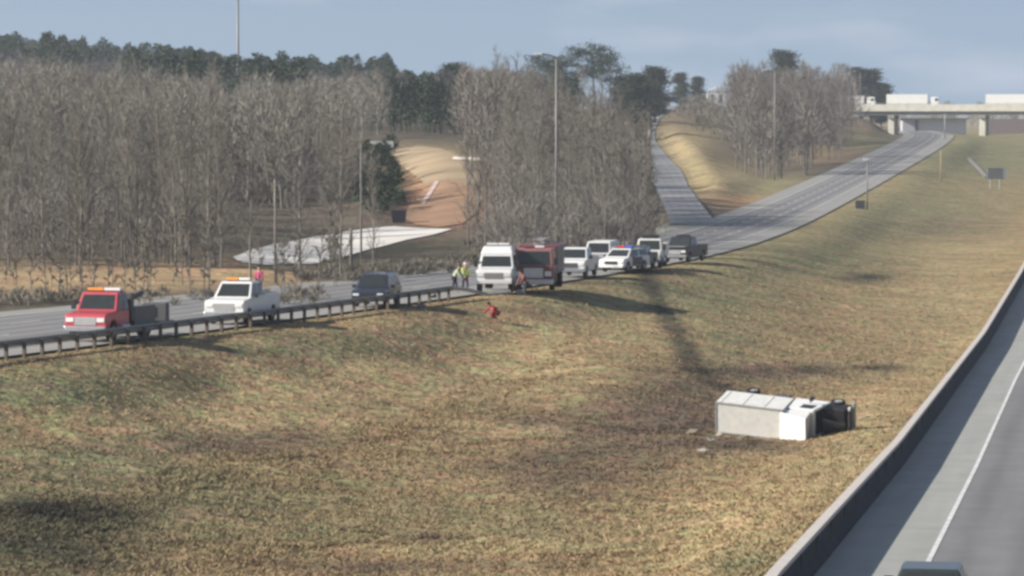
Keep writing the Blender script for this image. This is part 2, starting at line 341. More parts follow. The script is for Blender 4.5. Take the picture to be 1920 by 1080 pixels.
def ground_mat(name, stre=.55):
    m = bpy.data.materials.new(name); m.use_nodes = True; n = m.node_tree.nodes; l = m.node_tree.links; b = n['Principled BSDF']
    b.inputs['Roughness'].default_value = .95; b.inputs['Specular IOR Level'].default_value = .1
    at = n.new("ShaderNodeAttribute"); at.attribute_name = 'zone'; tx = n.new("ShaderNodeTexCoord"); prev = None
    for sc_, lo, hi, det in ((.22, .72, 1.3, 5), (1.3, 1 - stre, 1 + stre, 8), (6., .85, 1.15, 4)):
        no = n.new("ShaderNodeTexNoise"); no.inputs['Scale'].default_value = sc_; no.inputs['Detail'].default_value = det; no.inputs['Roughness'].default_value = .65
        l.new(tx.outputs['Object'], no.inputs[0]); r = n.new("ShaderNodeMapRange"); r.inputs[1].default_value = .3; r.inputs[2].default_value = .7
        r.inputs[3].default_value = lo; r.inputs[4].default_value = hi; l.new(no.outputs[0], r.inputs[0])
        if prev is None: prev = r.outputs[0]
        else:
            q = n.new("ShaderNodeMath"); q.operation = 'MULTIPLY'; l.new(prev, q.inputs[0]); l.new(r.outputs[0], q.inputs[1]); prev = q.outputs[0]
    mu = n.new("ShaderNodeVectorMath"); mu.operation = 'SCALE'; l.new(at.outputs['Color'], mu.inputs[0]); l.new(prev, mu.inputs['Scale'])
    # brown / green drift
    no = n.new("ShaderNodeTexNoise"); no.inputs['Scale'].default_value = .8; no.inputs['Detail'].default_value = 6; l.new(tx.outputs['Object'], no.inputs[0])
    cr = n.new("ShaderNodeValToRGB"); cr.color_ramp.elements[0].color = (.86, 1.06, .9, 1); cr.color_ramp.elements[1].color = (1.12, .95, .98, 1)
    cr.color_ramp.elements[0].position = .38; cr.color_ramp.elements[1].position = .62; l.new(no.outputs[0], cr.inputs[0])
    m2 = n.new("ShaderNodeVectorMath"); m2.operation = 'MULTIPLY'; l.new(mu.outputs[0], m2.inputs[0]); l.new(cr.outputs[0], m2.inputs[1]); l.new(m2.outputs[0], b.inputs['Base Color'])
    nb = n.new("ShaderNodeTexNoise"); nb.inputs['Scale'].default_value = 2.2; nb.inputs['Detail'].default_value = 8; l.new(tx.outputs['Object'], nb.inputs[0])
    bp = n.new("ShaderNodeBump"); bp.inputs['Distance'].default_value = .25; bp.inputs['Strength'].default_value = .8; l.new(nb.outputs[0], bp.inputs['Height']); l.new(bp.outputs[0], b.inputs['Normal'])
    return m
gmat = ground_mat('grass_and_soil')
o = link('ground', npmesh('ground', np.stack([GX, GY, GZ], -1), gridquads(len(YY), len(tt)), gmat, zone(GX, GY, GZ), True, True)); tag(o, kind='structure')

# ------------------------------------------------------------ roads
def road_mat(name, base, track=.2, period=3.6, first=2.0, dirt=.15):
    m = bpy.data.materials.new(name); m.use_nodes = True; n = m.node_tree.nodes; l = m.node_tree.links; b = n['Principled BSDF']
    b.inputs['Roughness'].default_value = .85; b.inputs['Specular IOR Level'].default_value = .3
    uv = n.new("ShaderNodeUVMap"); uv.uv_map = 'UVMap'; sx = n.new("ShaderNodeSeparateXYZ"); l.new(uv.outputs[0], sx.inputs[0])
    def M(op, a, b_=None):
        q = n.new("ShaderNodeMath"); q.operation = op
        for i, z in enumerate((a, b_)):
            if z is None: continue
            if isinstance(z, (int, float)): q.inputs[i].default_value = z
            else: l.new(z, q.inputs[i])
        return q.outputs[0]
    ph = M('MULTIPLY', M('SUBTRACT', sx.outputs[0], first), 4 * math.pi / period)
    tr = M('MULTIPLY', M('POWER', M('ADD', M('MULTIPLY', M('COSINE', ph), .5), .5), 2.0), -track)
    mpn = n.new("ShaderNodeMapping"); mpn.inputs['Scale'].default_value = (1.1, .05, 1); l.new(uv.outputs[0], mpn.inputs[0])
    no = n.new("ShaderNodeTexNoise"); no.inputs['Scale'].default_value = 1.0; no.inputs['Detail'].default_value = 6; l.new(mpn.outputs[0], no.inputs[0])
    n2 = n.new("ShaderNodeTexNoise"); n2.inputs['Scale'].default_value = .5; n2.inputs['Detail'].default_value = 8; l.new(uv.outputs[0], n2.inputs[0])
    f = M('ADD', M('ADD', 1 - dirt * 2, tr), M('MULTIPLY', M('ADD', no.outputs[0], n2.outputs[0]), dirt * 2))
    mu = n.new("ShaderNodeVectorMath"); mu.operation = 'SCALE'; mu.inputs[0].default_value = base; l.new(f, mu.inputs['Scale']); l.new(mu.outputs[0], b.inputs['Base Color'])
    return m
def strip(name, Ys, pt, lat0, lat1, m, dz, nl=6, label=None, parent=None):
    V = []; UV = []; s_ = 0; pv = None
    for Y in Ys:
        a = lat0(Y) if callable(lat0) else lat0; b = lat1(Y) if callable(lat1) else lat1
        c = pt(Y, (a + b) / 2); s_ += (c - pv).length if pv is not None else 0; pv = c
        for k in range(nl + 1):
            la = a + (b - a) * k / nl; V.append(pt(Y, la, dz)); UV.append((la, s_))
    T = gridquads(len(Ys), nl + 1)
    me = npmesh(name, np.array(V), T, m, None, False, True)
    u = me.uv_layers.new(name='UVMap'); UV = np.array(UV, np.float32); idx = np.empty(len(me.loops), np.int32); me.loops.foreach_get('vertex_index', idx); u.data.foreach_set('uv', UV[idx].ravel())
    o = link(name, me, parent)
    if m not in (None,): tag(o, label, kind='structure' if not parent else None)
    return o
asph = road_mat('worn_asphalt', (.215, .21, .205), .3, 3.6, 2.2, .14)
shl = road_mat('shoulder_asphalt', (.27, .262, .24), 0, 3.6, 0, .16)
asr = road_mat('right_asphalt', (.18, .18, .178), .14, 3.6, 4, .2)
shr = road_mat('concrete_shoulder', (.30, .305, .28), 0, 3.6, 0, .2)
line = mat('white_road_paint', (.6, .6, .58), .8, var=.25, scale=2); lineY = mat('yellow_road_paint', (.5, .36, .1), .8, var=.25, scale=2)
strip('shoulder', YL, left_pt, -.2, left_w, shl, .0, 10)
tag(strip('road', YL, left_pt, 2.3, lambda Y: left_w(Y) - 2.4, asph, .012, 10), kind='structure')
strip('edge_line', YL, left_pt, 2.4, 2.56, line, .024, 1)
strip('edge_line', YL, left_pt, lambda Y: left_w(Y) - 2.7, lambda Y: left_w(Y) - 2.54, line, .024, 1)
dm = []
def dash_strip(pt, ys, lats, m, dz=.024, ln=3.5, gap=12.):
    V = []; T = []
    for lat in lats:
        Y = ys[0]
        while Y < ys[1]:
            la = lat(Y) if callable(lat) else lat
            a = [pt(Y, la, dz), pt(Y, la + .14, dz), pt(Y + ln, la + .14, dz), pt(Y + ln, la, dz)]; o_ = len(V); V += a; T.append((o_, o_ + 1, o_ + 2, o_ + 3)); Y += gap
    return link('lane_dashes', npmesh('lane_dashes', np.array(V), np.array(T), m, None, False, True))
tag(dash_strip(left_pt, (150, 1080), [lambda Y: 2.4 + (left_w(Y) - 5) / 3 * 1, lambda Y: 2.4 + (left_w(Y) - 5) / 3 * 2], line), kind='structure')
strip('shoulder', YR, right_pt, .3, 3.2, shr, .0, 6)
tag(strip('road', YR, right_pt, 3.2, 14.4, asr, .0, 8), kind='structure')
strip('shoulder', YR, right_pt, 14.4, 17, shr, .0, 6)
strip('edge_line', YR, right_pt, 3.05, 3.2, line, .012, 1)
tag(dash_strip(right_pt, (60, 700), [6.9, 10.6], line), kind='structure')
def poly_pt(Pn, Wn):
    def f(i, lat, dz=0):
        i = int(i); a = Pn[max(i - 1, 0)]; b = Pn[min(i + 1, len(Pn) - 1)]; t = Vector((b.x - a.x, b.y - a.y)).normalized(); n = Vector((-t.y, t.x))
        return Pn[i] + Vector((n.x * lat * Wn[i], n.y * lat * Wn[i], dz))
    return f
rmat = road_mat('ramp_asphalt', (.25, .25, .25), .1, .9, .2, .1)
strip('ramp', range(len(RP)), poly_pt(RP, RW), -1, 1, rmat, 0.0, 4)

def drape(name, pts, m, dz=.06, n=24, kind='structure', px=False):
    """flat patch laid on the ground: polygon given as picture columns and distances"""
    pw = np.array([gpix(a, b)[:2] if px else [(a - 960) / F * b, b] for a, b in pts]); x0, y0 = pw.min(0); x1, y1 = pw.max(0)
    bm = bmesh.new(); bm.faces.new([bm.verts.new((p[0], p[1], 0)) for p in pw])
    for k in range(1, n):
        for co_, no_ in (((x0 + (x1 - x0) * k / n, 0, 0), (1, 0, 0)), ((0, y0 + (y1 - y0) * k / n, 0), (0, 1, 0))):
            bmesh.ops.bisect_plane(bm, geom=bm.verts[:] + bm.edges[:] + bm.faces[:], plane_co=co_, plane_no=no_)
    zz = ground([v.co.x for v in bm.verts], [v.co.y for v in bm.verts])
    for v, z in zip(bm.verts, zz): v.co.z = z + dz
    me = bpy.data.meshes.new(name); bm.to_mesh(me); bm.free(); me.materials.append(m); o = link(name, me); return tag(o, kind=kind)
gravel = mat('pale_gravel', (.60, .575, .53), .95, var=.2, scale=.12, bump=.03, bscale=4)
drape('gore', [(1228, 402), (1300, 436), (1318, 462), (1270, 462), (1232, 432)], mat('pale_worn_paving', (.42, .41, .33), .9, var=.2, scale=.4), .05, 10)
drape('gravel_pad', [(436, 484), (470, 470), (520, 458), (580, 447), (640, 437), (740, 426), (848, 431), (815, 441), (760, 452), (700, 467), (640, 484), (600, 494), (500, 499), (455, 494)], gravel, .10, px=True)
drape('dirt_track', [(728, 290), (752, 279), (785, 275), (822, 279), (850, 288), (880, 306), (900, 330), (894, 351), (845, 349), (802, 352), (783, 334), (752, 312)], mat('pale_dirt', (.34, .26, .165), .95, var=.3, scale=.12), .1, px=True)
drape('dirt_bank', [(800, 346), (850, 341), (893, 350), (905, 372), (890, 402), (868, 421), (820, 428), (780, 423), (757, 408), (768, 386), (790, 366)], mat('orange_dirt', (.27, .165, .10), .95, var=.35, scale=.15), .1, px=True)
drape('concrete_flume', [(788, 384), (797, 384), (824, 342), (816, 342)], mat('pinkish_concrete', (.5, .38, .34), .9), .16, 12, px=True)
drape('concrete_flume', [(1812, 790), (1820, 800), (1852, 690), (1844, 684)], concd, .15, 10)

# ------------------------------------------------------------ barrier and guardrail
def sweep(Ys, pt, prof, Mb=None):
    Mb = Mb or MB(); n = len(prof); o_ = len(Mb.v)
    for Y in Ys:
        for la, h in prof: Mb.v.append(tuple(pt(Y, la, h)))
    for i in range(len(Ys) - 1):
        for k in range(n): Mb.f.append((o_ + i * n + k, o_ + i * n + (k + 1) % n, o_ + (i + 1) * n + (k + 1) % n, o_ + (i + 1) * n + k))
    Mb.f.append(tuple(range(o_, o_ + n))); e = o_ + (len(Ys) - 1) * n; Mb.f.append(tuple(range(e + n - 1, e - 1, -1)))
    return Mb
b_ = sweep(YR, right_pt, [(.29, -.2), (.29, .08), (.13, .28), (.09, .80), (-.09, .80), (-.13, .28), (-.3, .08), (-.3, -.2)]).build('concrete_barrier', mat('shade_dark_concrete', (.045, .045, .05), .9, var=.25, scale=.7))  # body coloured near black to paint in shade on its road side
tag(b_, 'long shade-coloured concrete median barrier with pale top beside the near right carriageway', 'barrier')
sweep(YR, right_pt, [(.15, .803), (.15, .93), (-.15, .93), (-.15, .803)]).build('cap', mat('pinkish_pale_concrete', (.5, .46, .42), .9), b_)  # pale colour paints in the sunlit top edge
jm = MB().box((-.03, -.135, .3), (.03, .135, .80)).mesh('joint'); jm.materials.append(blackp)
for k in range(46):
    Yj = 92 + k * 6.0; t = right_frame(Yj)[2]; o = link('joint', jm, b_); o.location = right_pt(Yj, 0); o.rotation_euler = (0, 0, math.atan2(t.y, t.x))
gr = thing('guardrail', 'weathered steel guardrail on posts along the median side of the far carriageway', 'guardrail', (0, 0, 0))
Yg = [y for y in np.linspace(155, 232, 60)]
sweep(Yg, left_pt, [(-.62, .42), (-.66, .50), (-.6, .58), (-.66, .66), (-.62, .74), (-.64, .74), (-.69, .66), (-.63, .58), (-.69, .50), (-.64, .42)]).build('rail', galv, gr)
Yp = []; y = 158.
while y < 232 and len(Yp) < 46:
    Yp.append(y); t = left_frame(y)[2]; y += 1.905 * t.y
pm = MB().box((-.07, -.07, -.3), (.07, .07, .70)).mesh('post'); pm.materials.append(wood)
for y in Yp:
    o = link('post', pm, gr); o.location = left_pt(y, -.82, -.05); o.rotation_euler = (0, 0, left_heading(y))
bs = MB(); p0 = left_pt(232, -.65, 0); a_ = left_heading(232)
bs.tube([p0 + Vector((0, 0, .6)), p0 + Vector((.9, 2.2, .4)), p0 + Vector((2.0, 3.2, .1)), p0 + Vector((3.4, 3.6, .25))], .12, 6)
tag(bs.build('torn_guardrail', galvl), 'torn and twisted end of the guardrail lying in the grass before the white wrecker', 'guardrail')

# ------------------------------------------------------------ vehicles
_wheel = {}
def wheel(par, x, y, r, wd=.24, dual=False):
    k = (round(r, 2), wd)
    if k not in _wheel:
        t = MB(); prof = [(.62, -.5), (.9, -.5), (1, -.35), (1, .35), (.9, .5), (.62, .5)]; n = 20
        for a in range(n):
            q = 2 * math.pi * a / n
            for rr, yy in prof: t.v.append((math.cos(q) * rr * r, yy * wd, math.sin(q) * rr * r))
        for a in range(n):
            for j in range(6): t.f.append((a * 6 + j, a * 6 + (j + 1) % 6, ((a + 1) % n) * 6 + (j + 1) % 6, ((a + 1) % n) * 6 + j))
        h = MB(); h.tube([(0, -.4 * wd, 0), (0, .4 * wd, 0)], .61 * r, 16); h.tube([(0, -.47 * wd, 0), (0, .47 * wd, 0)], .22 * r, 8)
        m1 = t.mesh('tyre'); m1.materials.append(rubber); m2 = h.mesh('rim'); m2.materials.append(galvl); _wheel[k] = (m1, m2)
    wo_ = bpy.data.objects.new('wheel', None); COL.objects.link(wo_); wo_.parent = par; wo_.location = (x, y, r)
    link('tyre', _wheel[k][0], wo_); link('rim', _wheel[k][1], wo_)
def arch_profile(top, zb, wheels, r):
    """side outline: `top` from front to rear (x,z); bottom edge at zb with wheel arches"""
    pts = list(top); xr = top[-1][0]; pts.append((xr, zb))
    for wx in sorted(wheels):
        ra = r * 1.16
        for k in range(0, 9):
            a = math.pi - math.pi * k / 8; z_ = max(zb, r + ra * math.sin(a)); pts.append((wx + ra * math.cos(a), z_))
    pts.append((top[0][0], zb)); return pts
def panel(par, name, q, m, u0, u1, v0, v1, off=.012, label=None):
    """pane inset on the quad q (bottom-left, bottom-right, top-right, top-left seen from outside)"""
    q = [Vector(p) for p in q]; n = (q[1] - q[0]).cross(q[3] - q[0]).normalized()
    f = lambda u, v: (q[0] * (1 - u) + q[1] * u) * (1 - v) + (q[3] * (1 - u) + q[2] * u) * v
    b = [f(u0, v0), f(u1, v0), f(u1, v1), f(u0, v1)]
    mb = MB(); mb.v = [tuple(p + n * off) for p in b] + [tuple(p - n * .02) for p in b]
    mb.f = [(0, 1, 2, 3), (7, 6, 5, 4), (0, 4, 5, 1), (1, 5, 6, 2), (2, 6, 7, 3), (3, 7, 4, 0)]
    return mb.build(name, m, par, label=label)
def greenhouse(par, x0, x1, w0, z0, X0, X1, w1, z1, paint, rows=1, rear=True):
    g = MB().hexa(x0, x1, w0, z0, X0, X1, w1, z1).build('cab', paint, par, .05)
    fr = [(x1, -w0, z0), (x1, w0, z0), (X1, w1, z1), (X1, -w1, z1)]; panel(par, 'windshield', fr, glass, .07, .93, .08, .86)
    rr = [(x0, w0, z0), (x0, -w0, z0), (X0, -w1, z1), (X0, w1, z1)]
    if rear: panel(par, 'rear_window', rr, glass, .1, .9, .1, .85)
    L = [(x1, w0, z0), (x0, w0, z0), (X0, w1, z1), (X1, w1, z1)]; Rr = [(x0, -w0, z0), (x1, -w0, z0), (X1, -w1, z1), (X0, -w1, z1)]
    for k in range(rows):
        a, b = (k + .07) / rows, (k + .93) / rows
        if rows == 1: a, b = .1, .9
        panel(par, 'side_window', L, glass, a, b, .1, .86); panel(par, 'side_window', Rr, glass, 1 - b, 1 - a, .1, .86)
    return g
def front_end(par, x, w, zb, zt, paint, grille_m=None, lamp=.18, bumper_m=None, big=True):
    MB().box((x - .06, -w * .52, zb + (zt - zb) * .32), (x + .03, w * .52, zt - .12)).build('grille', grille_m or dgrey, par, .01)
    for s_ in (-1, 1):
        MB().box((x - .08, min(s_ * w * .56, s_ * w * .93), zt - .12 - lamp), (x + .04, max(s_ * w * .56, s_ * w * .93), zt - .14)).build('headlight', lensw, par, .01)
    MB().box((x - .12, -w * 1.0, zb - .05), (x + .1, w * 1.0, zb + (zt - zb) * .26)).build('bumper', bumper_m or chrome, par, .03)
def mirrors(par, x, w, z, h=.25):
    for s_ in (-1, 1):
        MB().box((x - .05, min(s_ * (w + .04), s_ * (w + .26)), z), (x + .05, max(s_ * (w + .04), s_ * (w + .26)), z + h)).build('mirror', blackp, par, .01)
def lightbar(par, x, w, z, m1, m2=None):
    b = MB().box((x - .14, -w, z), (x + .14, w, z + .05)).build('light_bar', blackp, par)
    MB().box((x - .12, -w * .98, z + .05), (x + .12, -.02, z + .18)).build('lens', m1, b, .02); MB().box((x - .12, .02, z + .05), (x + .12, w * .98, z + .18)).build('lens', m2 or m1, b, .02)
def place(px, py, drop, z=None):
    p = G(px, py, drop); Y = p.y; zz = left_edge(Y)[1]; return Vector((p.x, p.y, zz + .015))

def pickup(label, loc, rz, paint, W_=1.98, H=1.9, bed=None, L=5.7, name='pickup_truck', bar=None, grille_m=None, group=None, cat='pickup truck'):
    t = thing(name, label, cat, loc, rz, group); h = W_ / 2; r = .39; x = 0; k = H / 1.9
    top = [(0, .45), (0, 1.0 * k), (-.12, 1.1 * k), (-1.3, 1.2 * k), (-3.35, 1.2 * k), (-3.4, 1.28 * k), (-L, 1.28 * k)]
    MB().prism(arch_profile(top, .42, [-.95, -L + 1.15], r), -h, h).build('body', paint, t, .05)
    greenhouse(t, -3.35, -1.25, h * .96, 1.18 * k, -3.15, -2.0, h * .8, H, paint, 2)
    MB().box((-L + .1, -h + .12, 1.285 * k), (-3.5, h - .12, 1.3 * k)).build('bed_liner', bed or dgrey, t)
    MB().box((-L + .2, -h * .8, .35), (-.3, h * .8, .6)).build('chassis', blackp, t)
    front_end(t, 0, h, .45, 1.08 * k, paint, grille_m); mirrors(t, -1.5, h, 1.2 * k)
    for xx in (-.95, -L + 1.15):
        for s_ in (-1, 1): wheel(t, xx, s_ * (h - .13), r)
    MB().box((-L - .12, -h * .9, .45), (-L, h * .9, .62)).build('rear_bumper', chrome, t, .02)
    for s_ in (-1, 1): MB().box((-L - .02, min(s_ * h * .82, s_ * h), .85), (-L + .1, max(s_ * h * .82, s_ * h) + (0.01), 1.15)).build('taillight', redl, t)
    if bar: lightbar(t, -2.4, h * .6, H, *bar)
    return t
def suv(label, loc, rz, paint, W_=1.9, H=1.78, L=4.7, name='suv', rows=3, bar=None, cat='car'):
    t = thing(name, label, cat, loc, rz); h = W_ / 2; r = .36
    top = [(0, .4), (0, .8), (-.1, .92), (-1.15, 1.06), (-L + .1, 1.06), (-L, .95), (-L, .4)]
    MB().prism(arch_profile(top, .33, [-.9, -L + 1.0], r), -h, h).build('body', paint, t, .07)
    greenhouse(t, -L + .05, -1.0, h * .95, 1.04, -L + .5, -1.9, h * .76, H, paint, rows)
    front_end(t, 0, h * .96, .38, .9, paint, blackp, .14, paint); mirrors(t, -1.5, h, 1.02, .16)
    for xx in (-.9, -L + 1.0):
        for s_ in (-1, 1): wheel(t, xx, s_ * (h - .12), r, .22)
    for s_ in (-1, 1): MB().box((-L - .03, min(s_ * h * .75, s_ * h * .96), .8), (-L + .1, max(s_ * h * .75, s_ * h * .96), 1.05)).build('taillight', redl, t)
    for s_ in (-1, 1): MB().tube([(-L + .7, s_ * h * .6, H + .05), (-2.0, s_ * h * .6, H + .05)], .025, 6).build('roof_rail', dgrey, t)
    if bar: lightbar(t, -2.6, h * .6, H, *bar)
    return t
def truck_cab(t, paint, W_=2.25, H=2.35, hoodL=1.4, hoodz=1.45, cabL=1.6, zb=.6, r=.48, rear_x=-6.3, grille_m=None, bumper_m=None):
    h = W_ / 2
    top = [(0, zb), (0, hoodz - .15), (-.12, hoodz - .03), (-hoodL, hoodz + .06), (-hoodL - cabL, hoodz + .06), (-hoodL - cabL, zb)]
    MB().prism(arch_profile(top, zb, [-.95], r), -h * .94, h * .94).build('hood', paint, t, .07)
    greenhouse(t, -hoodL - cabL, -hoodL + .05, h * .94, hoodz + .05, -hoodL - cabL + .1, -hoodL - .45, h * .82, H, paint, 1)
    front_end(t, 0, h * .94, zb, hoodz - .08, paint, grille_m, .22, bumper_m); mirrors(t, -hoodL - .1, h * .95, hoodz + .1, .45)
    MB().box((rear_x, -.45, zb - .05), (-.4, .45, zb + .15)).build('chassis', blackp, t)
    for s_ in (-1, 1):
        wheel(t, -.95, s_ * (h - .2), r, .28); wheel(t, rear_x + 1.3, s_ * (h - .28), r, .46)
        MB().tube([(-hoodL - .4, s_ * h * .9, .58), (-hoodL - cabL + .2, s_ * h * .9, .58)], .2, 10).build('fuel_tank', chrome, t)

# red medium wrecker
loc = place(160, 640, 10.5); rz = math.atan2(-math.cos(R(17)), -math.sin(R(17)))
t = thing('tow_truck', 'red tow truck with light bar on its roof, parked behind the guardrail at far left', 'tow truck', loc, rz)
truck_cab(t, redp, 2.2, 2.25, 1.35, 1.35, 1.5, .55, .45, -6.4, silver, chrome)
lightbar(t, -2.35, .85, 2.25, amber, lensw)
MB().box((-6.3, -1.08, .85), (-3.0, 1.08, 1.35)).build('deck', blackp, t, .03)
MB().box((-3.4, -1.05, 1.35), (-3.05, 1.05, 2.15)).build('headache_rack', dgrey, t, .02)
for s_ in (-1, 1): MB().box((-5.9, min(s_ * .75, s_ * 1.1), .5), (-3.3, max(s_ * .75, s_ * 1.1), 1.5)).build('tool_locker', dgrey, t, .02)
MB().tube([(-3.6, 0, 1.5), (-6.9, 0, 2.0)], [.17, .12], 8).build('boom', blackp, t)
MB().tube([(-6.0, 0, .6), (-8.6, 0, .5)], .12, 8).build('stinger', blackp, t)
MB().box((-8.7, -.95, .42), (-8.45, .95, .62)).build('crossbar', blackp, t, .02)
MB().box((-8.1, -.1, .6), (-7.7, .95, 1.5)).build('dolly', dgrey, t, .05)
# white pickup with red grille lamps
pickup('white pickup truck facing the camera behind the guardrail, next after the red tow truck', place(420, 607, 10.5), math.atan2(-math.cos(R(15)), -math.sin(R(15))), white, 2.08, 2.1, L=5.9, bar=(amber, lensw), grille_m=galvl)
suv('dark navy car parked alone on the shoulder right of the white pickup', place(690, 580, 10.7), math.atan2(-math.cos(R(10)), -math.sin(R(10))), navy, 1.9, 1.76)
# tall white wrecker
t = thing('heavy_truck', 'tall white truck with high roof box on the shoulder left of the maroon truck', 'truck', place(926, 553, 10.8), math.atan2(-math.cos(R(5)), -math.sin(R(5))))
truck_cab(t, white, 2.3, 2.25, 1.5, 1.4, 1.9, .6, .48, -7.5, galv, white)
MB().hexa(-3.5, -1.9, 1.0, 2.25, -3.5, -2.5, .85, 2.72).build('roof_fairing', white, t, .08)
MB().box((-7.4, -1.12, .95), (-3.6, 1.12, 2.2)).build('service_body', offwhite, t, .04)
MB().tube([(-4, 0, 2.35), (-7.8, 0, 2.75)], .16, 8).build('boom', dgrey, t); lightbar(t, -3.0, .7, 2.72, lensw)
# maroon fire engine
t = thing('fire_engine', 'big maroon fire truck with pale cab top standing right of the tall white truck', 'fire truck', place(1000, 552, 10.9), math.atan2(-math.cos(R(6)), -math.sin(R(6))))
MB().prism(arch_profile([(0, .5), (0, 1.5), (-2.4, 1.5), (-2.4, .5)], .5, [-1.3], .5), -1.2, 1.2).build('body', maroon, t, .06)
greenhouse(t, -2.4, -.02, 1.2, 1.5, -2.3, -.2, 1.1, 2.55, mat('faded_red_paint', (.30, .13, .12), .5), 2)
MB().box((-7.6, -1.2, .95), (-2.5, 1.2, 2.7)).build('equipment_body', maroon, t, .05)
for k in range(3):
    for s_ in (-1, 1): MB().box((-4.1 - k * 1.2, min(s_ * 1.19, s_ * 1.23), 1.1), (-3.1 - k * 1.2, max(s_ * 1.19, s_ * 1.23), 2.5)).build('shutter', galv, t, .01)
MB().box((-.02, -.6, .8), (.05, .6, 1.4)).build('grille', chrome, t, .01); MB().box((-.05, -1.22, .4), (.35, 1.22, .72)).build('bumper', chrome, t, .04)
for s_ in (-1, 1): MB().box((-.02, min(s_ * .7, s_ * 1.1), .9), (.06, max(s_ * .7, s_ * 1.1), 1.2)).build('headlight', lensw, t, .01)
lightbar(t, -.9, .6, 2.55, maroon, lensw); mirrors(t, -.1, 1.2, 1.6, .45)
MB().box((-7.3, -.3, .5), (-.5, .3, .9)).build('chassis', blackp, t)
lb = MB()
for s_ in (-1, 1): lb.box((-7.4, s_ * .3 - .04, 2.95), (-2.7, s_ * .3 + .04, 3.05))
for k in range(12): lb.box((-7.2 + k * .38, -.3, 2.97), (-7.14 + k * .38, .3, 3.03))
lb.box((-7.0, -.3, 2.68), (-6.9, .3, 2.96)); lb.box((-3.1, -.3, 2.68), (-3.0, .3, 2.96)); lb.build('ladder', galvl, t)
for s_ in (-1, 1): wheel(t, -1.3, s_ * 1.02, .5, .3); wheel(t, -5.9, s_ * .95, .5, .5)
# the row up the shoulder
pickup('white pickup with dark windshield standing right behind the maroon fire truck', place(1069, 524, 11), math.atan2(-math.cos(R(11)), -math.sin(R(11))), white, 1.98, 1.95, grille_m=dgrey, L=5.6)
v = thing('cargo_van', 'pale grey van parked between two white pickups beyond the fire truck', 'van', place(1118, 507, 11.1), math.atan2(-math.cos(R(10)), -math.sin(R(10))))
MB().prism(arch_profile([(0, .45), (0, .95), (-.6, 1.15), (-5, 1.15), (-5, .45)], .42, [-.9, -4.0], .36), -.95, .95).build('body', silver, v, .05)
greenhouse(v, -5.0, -.6, .94, 1.14, -4.95, -1.3, .82, 2.0, offwhite, 3); front_end(v, 0, .93, .45, 1.0, silver, dgrey); mirrors(v, -1.0, .95, 1.15)
for xx in (-.9, -4.0):
    for s_ in (-1, 1): wheel(v, xx, s_ * .83, .36)
suv('white-fronted patrol car with black doors in the row of parked vehicles', place(1146, 513, 11.1), math.atan2(-math.cos(R(24)), -math.sin(R(24))), white, 1.9, 1.6, 4.9, 'patrol_car', 2, (redl, mat('blue_lens', (.05, .1, .5), .3)))
pc = [o for o in COL.objects if o.name.startswith('patrol_car')][0]
for s_ in (-1, 1): MB().box((-3.5, min(s_ * .94, s_ * .962), .42), (-1.6, max(s_ * .94, s_ * .962), 1.02)).build('door', blackp, pc, .01)
pickup('dark grey pickup parked tight behind the patrol car', place(1180, 509, 11.1), math.atan2(-math.cos(R(14)), -math.sin(R(14))), dgrey, 1.9, 1.75, L=5.3)
t = thing('utility_truck', 'white truck with dark windshield and dark roof beacon, second to last up the shoulder', 'truck', place(1214, 503, 11.1), math.atan2(-math.cos(R(8)), -math.sin(R(8))))
truck_cab(t, offwhite, 2.0, 2.1, 1.1, 1.2, 1.5, .5, .42, -5.6, blackp, dgrey)
MB().box((-5.5, -1.0, .8), (-2.75, 1.0, 1.7)).build('service_body', white, t, .04); MB().box((-2.4, -.6, 2.1), (-1.9, .6, 2.38)).build('roof_beacon', blackp, t, .05)
pickup('black pickup with silver hood, last and farthest vehicle parked on the shoulder', place(1264, 493, 11.3), math.atan2(-math.cos(R(19)), -math.sin(R(19))), blackp, 1.95, 1.9, L=5.8, grille_m=silver)
hd = [o for o in COL.objects if o.get('label', '').startswith('black pickup')][0]
MB().hexa(-1.25, -.1, .82, 1.2, -1.2, -.2, .78, 1.24).build('hood_panel', silver, hd, .01); lightbar(hd, -2.5, .55, 1.9, blackp)

# cars on the near carriageway, only their roofs in the picture
def sedan(label, loc, rz, paint):
    t = thing('sedan', label, 'car', loc, rz); h = .9; L = 4.7; r = .33
    top = [(0, .4), (0, .68), (-.15, .78), (-1.2, .95), (-3.7, .97), (-L + .1, .95), (-L, .8), (-L, .4)]
    MB().prism(arch_profile(top, .3, [-.9, -L + 1.0], r), -h, h).build('body', paint, t, .08)
    greenhouse(t, -4.2, -1.1, h * .95, .94, -3.5, -1.9, h * .74, 1.45, paint, 2)
    front_end(t, 0, h * .96, .35, .8, paint, blackp, .12, paint); mirrors(t, -1.5, h, .9, .15)
    for xx in (-.9, -L + 1.0):
        for s_ in (-1, 1): wheel(t, xx, s_ * (h - .12), r, .2)
    for s_ in (-1, 1): MB().box((-L - .03, min(s_ * h * .6, s_ * h * .95), .7), (-L + .1, max(s_ * h * .6, s_ * h * .95), .88)).build('taillight', redl, t)
    return t
hr = math.atan2(math.cos(R(8.2)), math.sin(R(8.2)))
sedan('dark green-grey car on the near road, cut off by the bottom edge', right_pt(96.5, 3.9) + Vector((0, 0, .01)), hr, mat('dark_green_grey_paint', (.03, .038, .036), .35, coat=.4))
sedan('white car at the bottom right corner, mostly outside the picture', right_pt(97.0, 7.3) + Vector((0, 0, .01)), hr, white)

